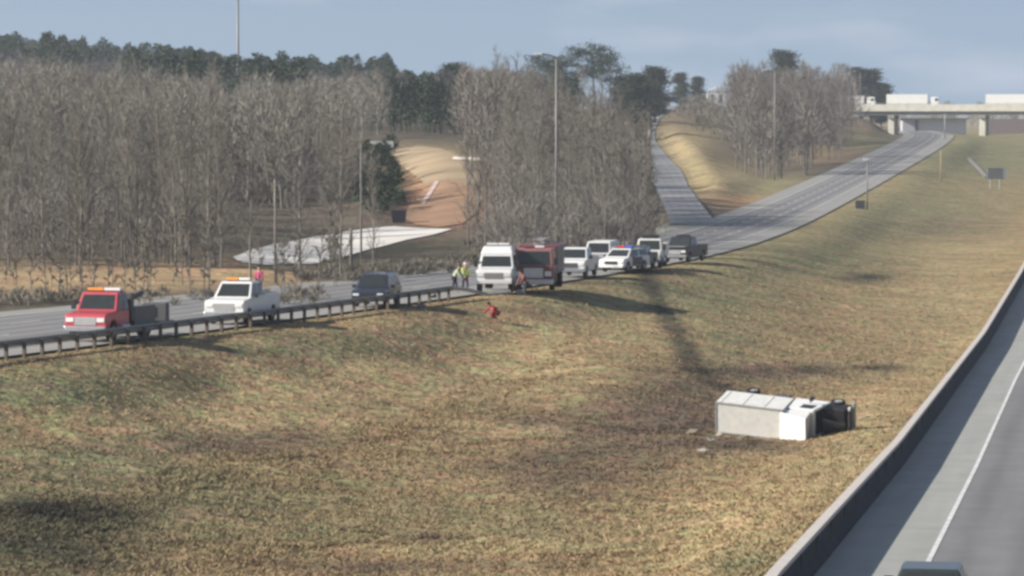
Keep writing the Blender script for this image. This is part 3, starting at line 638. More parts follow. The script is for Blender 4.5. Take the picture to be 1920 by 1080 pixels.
# ------------------------------------------------------------ overturned box truck
ov = thing('overturned_box_truck', 'white box truck lying on its side in the grassy median near the barrier', 'truck')
Ps = W(1343, 206, 0); Pe = G(1600, 805, 15.4)
base = gpix(1577, 810)
T = bpy.data.objects.new('pose', None)
Mx = Matrix.Translation(base + Vector((0, .9, .80))) @ Matrix.Rotation(R(-22), 4, 'Z') @ Matrix.Rotation(R(5), 4, 'Y') @ Matrix.Rotation(R(106), 4, 'X') @ Matrix.Scale(.83, 4)
ov.matrix_world = Mx
# local: front at x=0 running back to -6.9; up z; after the roll the roof looks at the camera and the left side looks up
BW = .88
MB().box((-6.15, -BW, .85), (-2.3, BW, 2.75)).build('cargo_box', offwhite, ov, .02)
ed = MB()
for yy in (-BW, BW - .05): ed.box((-6.18, yy - .02, 2.72), (-2.27, yy + .07, 2.79))
for xx in (-6.19, -2.33): ed.box((xx, -BW - .02, .85), (xx + .07, BW + .02, .95)); ed.box((xx, -BW - .02, 2.71), (xx + .07, BW + .02, 2.785))
ed.build('corner_rail', galvl, ov)
MB().box((-6.205, -BW + .06, .9), (-6.15, BW - .06, 2.68)).build('rear_door', white, ov, .01)
MB().hexa(-2.25, -.2, .85, .6, -2.25, -.75, .8, 2.05).build('cab', white, ov, .06)
panel(ov, 'windshield', [(-.2, -.85, .6), (-.2, .85, .6), (-.75, .8, 2.05), (-.75, -.8, 2.05)], glass, .08, .92, .48, .92)
panel(ov, 'side_window', [(-.2, .85, .6), (-2.25, .85, .6), (-2.25, .8, 2.05), (-.75, .8, 2.05)], glass, .15, .6, .55, .9)
MB().hexa(-.25, .95, .8, .55, -.55, .75, .72, 1.3).build('hood', blackp, ov, .06)
MB().box((.9, -.5, .65), (.98, .5, 1.2)).build('grille', dgrey, ov); MB().box((.9, -.92, .35), (1.12, .92, .62)).build('bumper', galvl, ov, .03)
for s_ in (-1, 1): MB().box((.86, min(s_ * .55, s_ * .75), .8), (.97, max(s_ * .55, s_ * .75), 1.05)).build('headlight', lensw, ov)
f_ = MB(); f_.add([(-2.4, -1.1, 2.95), (-2.45, .72, 2.8), (-.8, .72, 3.35), (-.7, -1.1, 3.6), (-2.4, -1.1, 2.6), (-2.45, .72, 2.1), (-.9, .72, 2.1), (-.9, -1.1, 2.6)], [(0, 3, 2, 1), (4, 5, 6, 7), (0, 1, 5, 4), (1, 2, 6, 5), (2, 3, 7, 6), (3, 0, 4, 7)])
f_.build('roof_fairing', white, ov, .03)
MB().box((-6.1, -.4, .5), (-.3, .4, .84)).build('chassis', blackp, ov)
for s_ in (-1, 1): wheel(ov, .1, s_ * .75, .4, .24); wheel(ov, -4.8, s_ * .72, .4, .42)
MB().tube([(-3.4, .7, .55), (-2.6, .7, .55)], .22, 10).build('fuel_tank', dgrey, ov)
cr_ = MB(); cr_.add([(-.4, -.9, 1.5), (.7, -.75, 1.15), (.95, .1, 1.75), (-.3, .3, 1.95), (-.4, -.9, 1.45), (.7, -.75, 1.1), (.95, .1, 1.7), (-.3, .3, 1.9)], [(0, 1, 2, 3), (7, 6, 5, 4), (0, 4, 5, 1), (1, 5, 6, 2), (2, 6, 7, 3), (3, 7, 4, 0)]); cr_.build('torn_hood_panel', dgrey, ov)
MB().tube([(-1.2, .9, 1.3), (-1.0, 1.25, 1.35), (-1.0, 1.3, 1.75)], .035, 6).build('mirror_arm', blackp, ov); MB().box((-1.1, 1.2, 1.4), (-.9, 1.35, 1.8)).build('mirror', blackp, ov, .02)
for k in range(3): MB().box((-5.9 + k * 1.25, BW - .001, 1.0), (-5.86 + k * 1.25, BW + .015, 2.65)).build('panel_seam', galvl, ov)
MB().tube([(.2, -.55, .42), (.2, .55, .42)], .07, 8).build('axle', galv, ov); MB().box((-.1, -.35, .3), (.7, .35, .56)).build('engine_block', galv, ov, .03)
bpy.data.objects.remove(T)
rnd = random.Random(3)
for k, (px, py) in enumerate([(1335, 832), (1362, 838), (1320, 852), (1395, 826), (1350, 822), (1300, 815), (1620, 790), (1005, 552), (975, 553), (812, 562), (830, 570), (790, 578)]):
    p = gpix(px, py); mb = MB(); a, b, c = rnd.uniform(.12, .32), rnd.uniform(.1, .22), rnd.uniform(.03, .09)
    mb.add([(-a, -b, 0), (a, -b * .7, c), (a * .8, b, .05), (-a * .9, b * .8, c * 2), (-a, -b, .04), (a, -b * .7, c + .05), (a * .8, b, .11), (-a * .9, b * .8, c * 2 + .05)], [(3, 2, 1, 0), (4, 5, 6, 7), (0, 1, 5, 4), (1, 2, 6, 5), (2, 3, 7, 6), (3, 0, 4, 7)])
    o = mb.build('debris', [concd, mat('scrap', (.2, .17, .13), .9), maroon, dgrey][k % 4 if k > 6 else k % 2], bevel=.01); o.location = p + Vector((0, 0, .1)); o.rotation_euler = (rnd.uniform(-.3, .3), rnd.uniform(-.3, .3), rnd.uniform(0, 6))
    tag(o, 'scrap of dirty wreckage in the grass in front of the overturned truck' if k < 7 else 'scrap of wreckage beside the broken end of the guardrail', 'debris', 'wreckage by the truck' if k < 7 else 'wreckage by the guardrail')

# ------------------------------------------------------------ people
def skinned(name, joints, edges, m, parent, root=0, lvl=1):
    names = list(joints); me = bpy.data.meshes.new(name)
    me.from_pydata([joints[n][0] for n in names], [(names.index(a), names.index(b)) for a, b in edges], []); me.materials.append(m)
    o = bpy.data.objects.new(name, me); COL.objects.link(o); o.parent = parent
    sk = o.modifiers.new('skin', 'SKIN'); sk.use_smooth_shade = True
    for i, n in enumerate(names):
        me.skin_vertices[0].data[i].radius = (joints[n][1], joints[n][2] if len(joints[n]) > 2 else joints[n][1]); me.skin_vertices[0].data[i].use_root = (i == root)
    s_ = o.modifiers.new('sub', 'SUBSURF'); s_.levels = lvl; s_.render_levels = lvl
    return o
def person(label, loc, rz, top, bottom, lean=0., reach=(0, 0), hat=None, stride=.12, crouch=0.):
    """standing figure facing +X; lean in degrees, arms reach forward in degrees"""
    t = thing('person', label, 'person', loc, rz)
    pel = Vector((-.15 * crouch, 0, .93 - .42 * crouch)); a = R(lean); up = Vector((math.sin(a), 0, math.cos(a)))
    J = {'pelvis': (pel, .13, .15), 'waist': (pel + up * .18, .11, .14), 'chest': (pel + up * .4, .12, .17), 'neck': (pel + up * .55, .055)}
    hd_ = pel + up * .62; fw = Vector((math.cos(a), 0, -math.sin(a)))
    J['jaw'] = (hd_ + fw * .03, .065); J['skull'] = (hd_ + up * .12, .092); J['crown'] = (hd_ + up * .19, .06); J['nose'] = (hd_ + up * .07 + fw * .105, .014)
    E_ = [('pelvis', 'waist'), ('waist', 'chest'), ('chest', 'neck'), ('neck', 'jaw'), ('jaw', 'skull'), ('skull', 'crown'), ('jaw', 'nose')]
    jk = [('pelvis', 'waist'), ('waist', 'chest'), ('chest', 'collar')]; JJ = dict(pelvis=(pel, .15, .17), waist=(pel + up * .18, .135, .165), chest=(pel + up * .4, .145, .19), collar=(pel + up * .52, .075))
    TJ = dict(pelvis=(pel + up * .03, .14, .165)); te = []
    for s_, n in ((1, 'l'), (-1, 'r')):
        sh = pel + up * .47 + Vector((0, s_ * .19, 0)); g = R(reach[0 if s_ > 0 else 1]); d1 = Vector((math.sin(g * .7), s_ * .12, -math.cos(g * .7))).normalized(); d2 = Vector((math.sin(g), s_ * .02, -math.cos(g))).normalized()
        el = sh + d1 * .29; wr = el + d2 * .25; hp = wr + d2 * .08
        J['sh' + n] = (sh, .055); J['el' + n] = (el, .042); J['wr' + n] = (wr, .026); J['palm' + n] = (hp, .03, .04)
        E_ += [('chest', 'sh' + n), ('sh' + n, 'el' + n), ('el' + n, 'wr' + n), ('wr' + n, 'palm' + n)]
        for k, ln in enumerate((.07, .085, .08, .06)):
            q = hp + Vector((0, 0, 0)) + Vector((.035 - .023 * k, 0, 0)); J[f'fa{n}{k}'] = (q + d2 * ln * .5, .009); J[f'fb{n}{k}'] = (q + d2 * ln + Vector((.0, -s_ * .015, 0)), .008)
            E_ += [('palm' + n, f'fa{n}{k}'), (f'fa{n}{k}', f'fb{n}{k}')]
        J['th' + n] = (wr + d2 * .07 + Vector((.06, 0, 0)), .01); E_.append(('wr' + n, 'th' + n))
        JJ['sh' + n] = (sh, .075); JJ['el' + n] = (el, .06); JJ['wr' + n] = (wr, .045); jk += [('chest', 'sh' + n), ('sh' + n, 'el' + n), ('el' + n, 'wr' + n)]
        hp_ = pel + Vector((0, s_ * .1, -.05)); kn = Vector((s_ * stride * .6 + .04 + .28 * crouch, s_ * (.11 + .1 * crouch), .49 - .03 * crouch)); an = Vector((s_ * stride - .02, s_ * .11, .08)); to = an + Vector((.17, 0, -.04))
        J['hip' + n] = (hp_, .09); J['kn' + n] = (kn, .058); J['an' + n] = (an, .04); J['toe' + n] = (to, .04, .045); E_ += [('pelvis', 'hip' + n), ('hip' + n, 'kn' + n), ('kn' + n, 'an' + n), ('an' + n, 'toe' + n)]
        TJ['hip' + n] = (hp_, .105); TJ['kn' + n] = (kn, .075); TJ['an' + n] = (an + Vector((0, 0, .05)), .06); te += [('pelvis', 'hip' + n), ('hip' + n, 'kn' + n), ('kn' + n, 'an' + n)]
    skinned('body', J, E_, skin, t); skinned('jacket', JJ, jk, top, t); skinned('trousers', TJ, te, bottom, t)
    bm = bmesh.new(); bmesh.ops.create_uvsphere(bm, u_segments=12, v_segments=8, radius=.105)
    for v_ in bm.verts:
        if v_.co.z < -.02: v_.co.z = -.02 + (v_.co.z + .02) * .2
    me = bpy.data.meshes.new('hair'); bm.to_mesh(me); bm.free(); me.materials.append(hat or hairm); o = link('helmet' if hat else 'hair', me, t); o.location = hd_ + up * .145 - fw * .015; o.rotation_euler = (0, a, 0)
    return t
def gpl(px, py, drop=0): return gpix(px, py)
p = gpl(928, 603, 12.0); person('person in red crouching in the grass below the tall white truck', p, R(215), redc, mat('orange_red_trousers', (.3, .07, .04), .9), 50, (30, 60), stride=.2, crouch=1.)
p = left_pt(236, 4.6, .02); p = Vector(((486 - 960) / F * 236, 236, p.z)); person('person in a pinkish red jacket standing behind the white pickup', p, R(250), pinkc, denim, 4, (20, 5))
p = place(872, 551, 10.8); person('person in a lime safety vest standing left of the tall white truck', p, R(300), lime, denim, 3, (25, 40), white)
p = place(852, 553, 10.8); person('person in pale workwear near the broken guardrail end, farther left of the tall white truck', p, R(350), mat('pale_green_fabric', (.42, .47, .33), .85), denim, 25, (60, 40))
p = gpl(985, 559, 11.3); person('person in reddish-brown jacket bending at the foot of the maroon fire truck', p, R(220), maroon, denim, 30, (50, 30))

# ------------------------------------------------------------ overpass and what stands on and under it
br = thing('overpass_bridge', 'long pale concrete overpass bridge crossing the highway at upper right', 'bridge', (0, 0, 0))
YB = 1070.
def bx(par, name, px0, px1, y0, y1, z0, z1, m, bevel=0):
    a = W(px0, YB, 0).x; b = W(px1, YB, 0).x
    return MB().box((a, y0, EYE + z0), (b, y1, EYE + z1)).build(name, m, par, bevel)
bx(br, 'deck', 1592, 2400, YB - 6, YB + 6, 1.0, 1.7, conc)
bx(br, 'parapet', 1590, 2400, YB - 6.3, YB - 6.0, .9, 2.75, conc); bx(br, 'parapet', 1590, 2400, YB + 6.0, YB + 6.3, .9, 2.75, conc)
rb = MB()
for k in range(40): rb.box((W(1598, YB, 0).x + k * 2.6, YB - 6.24, EYE + 2.75), (W(1598, YB, 0).x + k * 2.6 + .12, YB - 6.1, EYE + 3.05))
rb.box((W(1598, YB, 0).x, YB - 6.22, EYE + 3.05), (W(2400, YB, 0).x, YB - 6.12, EYE + 3.13)); rb.build('railing', galvl, br)
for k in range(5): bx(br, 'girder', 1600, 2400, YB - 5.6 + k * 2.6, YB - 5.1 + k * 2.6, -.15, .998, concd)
for px in (1608, 1675, 1845, 2012, 2180):
    pr = bpy.data.objects.new('pier', None); COL.objects.link(pr); pr.parent = br
    x = W(px, YB, 0).x
    for yy in (-4.6, 0, 4.6):
        MB().box((x - .8, YB + yy - .5, EYE - 7.2), (x + .8, YB + yy + .5, EYE - 1.0)).build('column', conc, pr, .06)
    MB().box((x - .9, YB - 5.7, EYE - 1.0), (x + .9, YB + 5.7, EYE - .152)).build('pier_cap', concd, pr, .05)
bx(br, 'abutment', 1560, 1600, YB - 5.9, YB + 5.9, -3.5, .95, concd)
wl = MB().box((W(1692, 1330, 0).x, 1330, EYE - 7.5), (W(1812, 1330, 0).x, 1336, EYE - 1.6)).build('distance_block', mat('pale_distance_lavender', (.5, .5, .55), .8)); tag(wl, 'added pale block standing in for bright distance seen through the gap under the overpass', 'building')  # added block, coloured like bright hazy distance under the bridge
MB().box((W(1688, 1329, 0).x, 1328, EYE - 1.6), (W(1816, 1329, 0).x, 1337, EYE - 1.2)).build('roof', dgrey, wl)  # dark top strip of the added block
MB().box((W(1716, 1329, 0).x, 1329.8, EYE - 7), (W(1722, 1329, 0).x, 1330.1, EYE - 1.4)).build('door', dgrey, wl)  # dark upright strip on the added block
wl2 = MB().box((W(1852, 1300, 0).x, 1300, EYE - 7.5), (W(1925, 1300, 0).x, 1304, EYE - 1.4)).build('retaining_wall', mat('brownish_wall', (.24, .2, .18), .9)); tag(wl2, 'brown retaining wall seen under the right span of the overpass', 'wall')
def semi(label, px0, px1, yoff, m, cab_right=True, h=2.6):
    a = W(px0, YB, 0).x; b = W(px1, YB, 0).x; zr_ = EYE + 1.71
    t = thing('semi_truck', label, 'truck', (a, YB + yoff, zr_)); L = b - a
    MB().box((0, -1.25, 1.1), (L, 1.25, 1.1 + h)).build('trailer', m, t, .03); MB().box((.5, -.5, .85), (L, .5, 1.09)).build('chassis', blackp, t)
    MB().hexa(L + .9, L + 3.1, 1.15, .5, L + .9, L + 2.8, 1.05, 3.0).build('cab', m, t, .08)
    panel(t, 'windshield', [(L + 3.1, -1.15, .5), (L + 3.1, 1.15, .5), (L + 2.8, 1.05, 3.0), (L + 2.8, -1.05, 3.0)], glass, .1, .9, .55, .9)
    panel(t, 'side_window', [(L + .9, -1.15, .5), (L + 3.1, -1.15, .5), (L + 2.8, -1.05, 3.0), (L + .9, -1.05, 3.0)], glass, .5, .9, .55, .85)
    for xx in (.9, 2.1, L + .2, L + 2.2):
        for s_ in (-1, 1): wheel(t, xx, s_ * 1.05, .5, .3)
    return t
lw = mat('bright_white_paint', (.8, .8, .76), .4)
semi('white semi-trailer truck in the middle of the overpass', 1665, 1742, -2.5, lw)
semi('white semi-trailer truck crossing the overpass at the right edge of the picture', 1850, 1950, -2.5, lw)
semi('small white box truck at the left end of the overpass', 1592, 1622, -2.5, lw, h=2.3)

pv_ = W(1700, YB, 0); MR = Matrix.Translation(pv_) @ Matrix.Rotation(R(-12), 4, 'Z') @ Matrix.Translation(-pv_)
br.matrix_world = MR
for o in COL.objects:
    if o.name.startswith('semi_truck'): o.matrix_world = MR @ Matrix.Translation(o.location)
# ------------------------------------------------------------ poles, signs, far buildings
def pole(label, px, Y, ztop, r0, r1, m, name='light_pole', cat='light pole', head='arm', base=None, lean=0):
    b = base if base is not None else on_ground(px, Y); t = thing(name, label, cat, b)
    H = EYE + ztop - b.z; MB().tube([(0, 0, -.3), (lean * .5, 0, H * .5), (lean, 0, H)], [r0, (r0 + r1) / 2, r1], 8).build('pole', m, t, smooth=True)
    if head == 'arm':
        MB().tube([(lean, 0, H - .1), (lean - .6, -.3, H + .15), (lean - 1.3, -.6, H + .2)], [.05, .045, .04], 6).build('arm', m, t)
        MB().box((lean - 1.9, -.85, H + .12), (lean - 1.2, -.5, H + .27)).build('lamp_head', lensw, t, .04)
    if head == 'ring':
        rr = MB()
        for k in range(8):
            a = k * math.pi / 4; rr.tube([(0, 0, H), (math.cos(a) * .9, math.sin(a) * .9, H)], .05, 5); 
        rr.build('arm', m, t)
        for k in range(8):
            a = k * math.pi / 4; MB().tube([(math.cos(a) * .95, math.sin(a) * .95, H - .35), (math.cos(a) * .95, math.sin(a) * .95, H + .2)], [.3, .18], 8).build('lamp_head', galvl, t)
    if head == 'cross':
        MB().box((-.9, -.06, H - .6), (.9, .06, H - .46)).build('crossarm', m, t)
        for k in (-.8, 0.3, .8): MB().tube([(k, 0, H - .46), (k, 0, H - .3)], [.05, .03], 6).build('insulator', galvl, t)
        MB().tube([(.1, -.35, H - 1.9), (.1, -.35, H - 1.0)], .24, 10).build('transformer', galv, t)
    return t
pole('very tall high-mast light pole rising out of the left woods to the picture top', 447, 760, 22.6, .3, .2, galv, head='ring', name='high_mast_light')
pole('tall grey light pole beside the far edge of the carriageway behind the maroon truck', 1043, 338, 4.9, .12, .07, galv)
pole('pale light pole just left of the ramp mouth', 1207, 418, -2.6, .14, .10, galvl, head=None)
pole('dark wooden utility pole with a transformer just left of the ramp', 1217, 430, -.6, .2, .14, wood, 'utility_pole', 'utility pole', 'cross')
pole('pale light pole standing in the bare grove right of the ramp', 1452, 640, 7.0, .12, .08, galv)
pole('thin pale light pole at the left end of the overpass', 1612, 1035, 11, .12, .08, galv)
pole('weathered bare pole standing before the woods near the white gravel pad', 677, 300, -2.2, .09, .06, bark, 'bare_pole', 'pole', None)
pole('slim weathered pole at the left end of the gravel pad', 516, 262, -4.2, .09, .06, bark, 'bare_pole', 'pole', None)
pole('short thick pale post at the near edge of the gravel pad', 658, 268, -7.6, .12, .10, bark, 'bare_pole', 'pole', None)
pole('slim wooden marker pole in the median grass below the overpass', 1764, 640, -5.8, .12, .1, mat('tan_wood', (.33, .27, .17), .9), 'marker_pole', 'pole', None)
pole('thin pale pole in front of the overpass above the road end', 1771, 930, .2, .12, .1, galvl, 'bare_pole', 'pole', None)
t = pole('slim grey camera pole with a dark cabinet at the median edge of the road', 1626, 508, -5.6, .1, .07, galv, 'camera_pole', 'pole', None)
MB().box((-1.5, -.3, -.1), (-.3, .3, 1.15)).build('cabinet', dgrey, t, .03); MB().box((-.5, -.16, 6.2), (.16, .16, 6.5)).build('camera', white, t, .03)
sg = thing('road_sign', 'roadside sign panel on two posts seen from behind on the median slope at upper right', 'sign', on_ground(1866, 640), R(25))
for s_ in (-1, 1): MB().box((s_ * .9 - .08, -.08, -.3), (s_ * .9 + .08, .08, 3.1)).build('post', galvl, sg)
MB().box((-1.5, -.14, 1.5), (1.5, -.09, 3.3)).build('panel', mat('sign_back', (.36, .37, .34), .6), sg, .01)
MB().box((1.35, -.17, 1.6), (1.95, -.15, 3.3)).build('side_plate', white, sg, .01)
# far buildings
b1 = MB().box((-2.9, -3, -1), (2.9, 3, 3.0)).build('white_house', mat('white_siding', (.8, .8, .78), .7)); b1.location = W(1343, 1290, 4.6); tag(b1, 'small white building with gable roof on the hill above the ramp', 'building')
MB().prism([(-3.2, 3.0), (3.2, 3.0), (0, 4.4)], -3.2, 3.2).build('roof', mat('pale_roof', (.7, .7, .7), .7), b1); MB().box((-1.9, -3.03, .6), (-.9, -3.0, 2)).build('window', glass, b1); MB().box((.7, -3.03, -.8), (1.8, -3.0, 1.9)).build('door', dgrey, b1)
b2 = MB().box((-4, -3, -2), (4, 3, 2.2)).build('low_barn', dgrey); b2.location = W(1233, 1330, 3.6); tag(b2, 'low dark building at the crest where the ramp road ends', 'building')
MB().prism([(-4.4, 2.2), (4.4, 2.2), (3.2, 3.1), (-3.2, 3.1)], -3.2, 3.2).build('roof', galv, b2); MB().box((-2, -3.04, -1.5), (0, -3.0, 1.2)).build('door', silver, b2)
b3 = MB().box((-1.6, -1.4, .4), (1.6, 1.4, 2.6)).build('site_trailer', white); b3.location = gpix(716, 292); b3.scale = (.9, .9, .7); tag(b3, 'white site trailer at the top of the dirt slope', 'trailer')
MB().box((-1.0, -1.43, 1.2), (.1, -1.4, 2.1)).build('window', glass, b3); MB().box((.5, -1.43, .5), (1.2, -1.4, 2.3)).build('door', silver, b3)
for s_ in (-1, 1): wheel(b3, -.2, s_ * 1.2, .4)
b4 = thing('dump_bin', 'dark blue-grey waste bin at the far edge of the gravel pad', 'bin', gpix(748, 418)); b4.scale = (.55, .55, .8); MB().hexa(-1.1, 1.1, .8, .1, -1.35, 1.35, 1.0, 1.5).build('tub', navy, b4, .03); MB().box((-1.4, -1.05, 1.5), (1.4, 1.05, 1.58)).build('rim', dgrey, b4)
b5 = MB().tube([(0, 0, 0), (5.5, -2.5, -.2)], .35, 10).build('pale_pipe', gravel); b5.location = gpix(850, 302, .3); b5.scale = (.6, .6, .6); tag(b5, 'pale pipe lying on the dirt track at the right of the clearing', 'pipe')

# ------------------------------------------------------------ trees
class NB:
    """fast triangle collector"""
    def __init__(s): s.V = []; s.T = []; s.n = 0
    def tube3(s, pts, rs, n=3):
        pts = np.array(pts); k = len(pts); ang = np.arange(n) * 2 * math.pi / n
        t = pts[-1] - pts[0]; t /= np.linalg.norm(t) + 1e-9; a = np.cross(t, [0, 0, 1.] if abs(t[2]) < .9 else [1., 0, 0]); a /= np.linalg.norm(a); b = np.cross(t, a)
        V = pts[:, None, :] + np.array(rs)[:, None, None] * (np.cos(ang)[None, :, None] * a + np.sin(ang)[None, :, None] * b); s.V.append(V.reshape(-1, 3))
        for i in range(k - 1):
            for j in range(n):
                p, q = s.n + i * n + j, s.n + i * n + (j + 1) % n; s.T += [(p, q, q + n), (p, q + n, p + n)]
        s.n += k * n
    def slivers(s, P_, D, w_, g):
        P_ = np.asarray(P_); D = np.asarray(D); side = np.cross(D, g.normal(size=D.shape)); side /= np.linalg.norm(side, axis=1)[:, None] + 1e-9
        V = np.stack([P_ - side * w_ / 2, P_ + side * w_ / 2, P_ + D], 1).reshape(-1, 3); m = len(P_); s.V.append(V)
        s.T += (np.arange(3 * m).reshape(m, 3) + s.n).tolist(); s.n += 3 * m
    def mesh(s, name, m): return npmesh(name, np.concatenate(s.V), np.array(s.T), m)
def bare(seed, h, mt, tw=.016, spread=1., nl=32):
    g = np.random.default_rng(seed); tr = NB(); cr = NB(); lean = g.normal(size=2) * .035 * h
    pz = np.linspace(0, 1, 7); tp = np.stack([lean[0] * pz ** 2 + g.normal(size=7) * .05, lean[1] * pz ** 2 + g.normal(size=7) * .05, pz * h], 1); tp[0] = (0, 0, -.4)
    tr.tube3(tp, .0072 * h * (1 - pz * .88) + .01, 6)
    SP = []; SD = []
    for i in range(nl):
        f = .10 + .88 * (i + g.random()) / nl; az = g.random() * 6.28; tilt = g.uniform(.45, .85) * spread * (1.15 - .5 * f); L = h * g.uniform(.14, .27) * (1.1 - .6 * f) * min(1, .45 + f * 1.4)
        b = np.array([np.interp(f, pz, tp[:, k]) for k in range(3)]); d = np.array([math.cos(az) * math.sin(tilt), math.sin(az) * math.sin(tilt), math.cos(tilt)])
        pts = [b]
        for _ in range(3): d = d + np.array([0, 0, .12]) + g.normal(size=3) * .1; d /= np.linalg.norm(d); pts.append(pts[-1] + d * L / 3)
        cr.tube3(pts, np.array([.05, .035, .024, .01]) * h / 13)
        for j in range(11):
            u = g.uniform(.2, 1) * 3; k = min(int(u), 2); q = pts[k] + (pts[k + 1] - pts[k]) * (u - k); e = d + g.normal(size=3) * .55; e[2] = abs(e[2]); e /= np.linalg.norm(e); l2 = L * g.uniform(.25, .5)
            cr.slivers([q], [e * l2], tw * 1.7, g)
            m = 7; ts = g.random(m); P2 = q + e * l2 * ts[:, None]; D2 = e + g.normal(size=(m, 3)) * .6; D2[:, 2] = np.abs(D2[:, 2]) * .8; D2 *= (l2 * g.uniform(.35, .8, m))[:, None] / np.linalg.norm(D2, axis=1)[:, None]
            SP.append(P2); SD.append(D2)
    cr.slivers(np.concatenate(SP), np.concatenate(SD), tw, g)
    return tr.mesh('trunk', bark), cr.mesh('crown', mt)
def leafy(seed, h, mt, rad=.26, base=.3, clumps=46, per=90, leaf=.28, tip=.25):
    g = np.random.default_rng(seed); tr = NB(); cr = NB(); pz = np.linspace(0, 1, 5)
    tr.tube3(np.stack([g.normal(size=5) * .08, g.normal(size=5) * .08, pz * h * .95], 1), .014 * h * (1 - pz * .85), 6)
    for c in range(clumps):
        f = base + (1 - base) * (c + g.random()) / clumps; r = rad * h * (math.sin(math.pi * min(1, (f - base) / (1 - base) * .8 + .2)) * (1 - tip) + .12) * g.uniform(.3, 1.0); az = g.random() * 6.28
        ce = np.array([math.cos(az) * r, math.sin(az) * r, f * h]); cr.tube3([np.array([0, 0, f * h - r * .3]), ce], [.05, .02])
        P_ = ce + g.normal(size=(per, 3)) * np.array([.048, .048, .022]) * h; D = g.normal(size=(per, 3)) * leaf; cr.slivers(P_, D, leaf * .7, g)
    return tr.mesh('trunk', bark), cr.mesh('crown', mt)
def plant(protos, spots, name, label, cat, group, g, smin=.85, smax=1.15):
    for i, (px, Y) in enumerate(spots):
        a, b = protos[i % len(protos)]; X = (px - 960) / F * Y
        t = thing(name, label(i) if callable(label) else label, cat, (X, Y, SPZ[(px, Y)]), g.random() * 6.28, group); s_ = g.uniform(smin, smax); t.scale = (s_, s_, s_ * g.uniform(.92, 1.08))
        link('trunk', a, t); link('crown', b, t)
SPZ = {}
def prep(sp):
    zz = ground([(a - 960) / F * b for a, b in sp], [b for a, b in sp])
    for k, z in zip(sp, zz): SPZ[k] = z
    return sp
g = np.random.default_rng(11)
PA = [bare(20 + i, 11.2, [twig, twigp, twig, twigb][i % 4]) for i in range(8)]
def inpad(px, Y): # clearing with pad and dirt slope
    return (415 < px < 880 and 262 < Y < 345 + (px - 420) * .14 and Y < 402) or (690 < px < 915 and 330 < Y < 590)
SA = []
while len(SA) < 150:
    px = g.uniform(-60, 760); Y = 288 * math.exp(g.random() ** 1.3 * .55)
    if px > 430 and Y < 395 + (px - 430) * .05: continue
    if px > 600: continue
    if inpad(px, Y): continue
    SA.append((px, Y))
for px in (12, 150, 330, 560, 618, 640, 700, 470): SA.append((px, g.uniform(258, 275)))
plant(PA, prep(SA), 'bare_tree', 'leafless grey tree in the dense wood left of the highway', 'tree', 'leafless trees of the left wood', g, .75, 1.15)
SB = []
while len(SB) < 85:
    px = g.uniform(868, 1215); Y = 318 * math.exp(g.random() * .5)
    if px < 900 and Y > 345: continue
    if px < 925 and Y > 385: continue
    if px > 1190 and Y > 380: continue
    SB.append((px, Y))
PB = [bare(50 + i, 11.5, [twig, twigp][i % 2]) for i in range(5)]
plant(PB, prep(SB), 'bare_tree', 'leafless grey tree in the thicket between the dirt clearing and the ramp', 'tree', 'leafless trees of the middle thicket', g, .8, 1.1)
PC = [bare(70 + i, 15.5, [twigp, twigb, twigp][i % 3], .026, 1.2, 38) for i in range(4)]
SC = []
while len(SC) < 64:
    px = g.uniform(1378, 1598); Y = 655 + 270 * g.random() ** 1.3
    if px > 1520 and Y < 740: continue
    SC.append((px, Y))
for _ in range(0): SC.append((g.uniform(1300, 1400), g.uniform(850, 1000)))
plant(PC, prep(SC), 'bare_tree', 'leafless brown-grey tree in the grove between the ramp and the overpass', 'tree', 'leafless trees of the overpass grove', g, .85, 1.02)
PS = [bare(90 + i, 3.6, twigb, .03, 1.2, 12) for i in range(3)]
SS = [(g.uniform(-20, 640), g.uniform(232, 262)) for _ in range(44)]
plant(PS, prep(SS), 'sapling', 'small brown bare sapling on the sandy verge beyond the left carriageway', 'sapling', 'bare saplings on the sandy verge', g, .6, 1.3)
# evergreens
PP = [leafy(110, 15, needle, .2, .55, 20, 90, .26, .2), leafy(111, 15, needle, .22, .6, 18, 100, .26, .2), leafy(112, 13, needle, .2, .15, 60, 100, .32, .5)]
PINES = [(1010, 880, .98, 0), (1052, 900, .96, 1), (1083, 880, 1.08, 0), (1112, 900, 1.12, 1), (1142, 885, 1.02, 0), (1163, 900, .8, 2), (1030, 920, .9, 0)]
for i, (px, Y, s_, k) in enumerate(PINES):
    t = thing('pine_tree', ['leftmost tall pine of the group against the sky', 'second tall pine from the left in the group against the sky', 'big pine left of the tallest one, wide dark crown', 'tallest pine of the group against the sky', 'tall pine just right of the tallest one', 'shorter pine at the right end of the group against the sky', 'pine at the back in the middle of the group against the sky'][i], 'tree', on_ground(px, Y), i * 1.3, 'tall pines against the sky'); t.scale = (s_ * 1.5, s_ * 1.5, s_)
    link('trunk', PP[k][0], t); link('crown', PP[k][1], t)
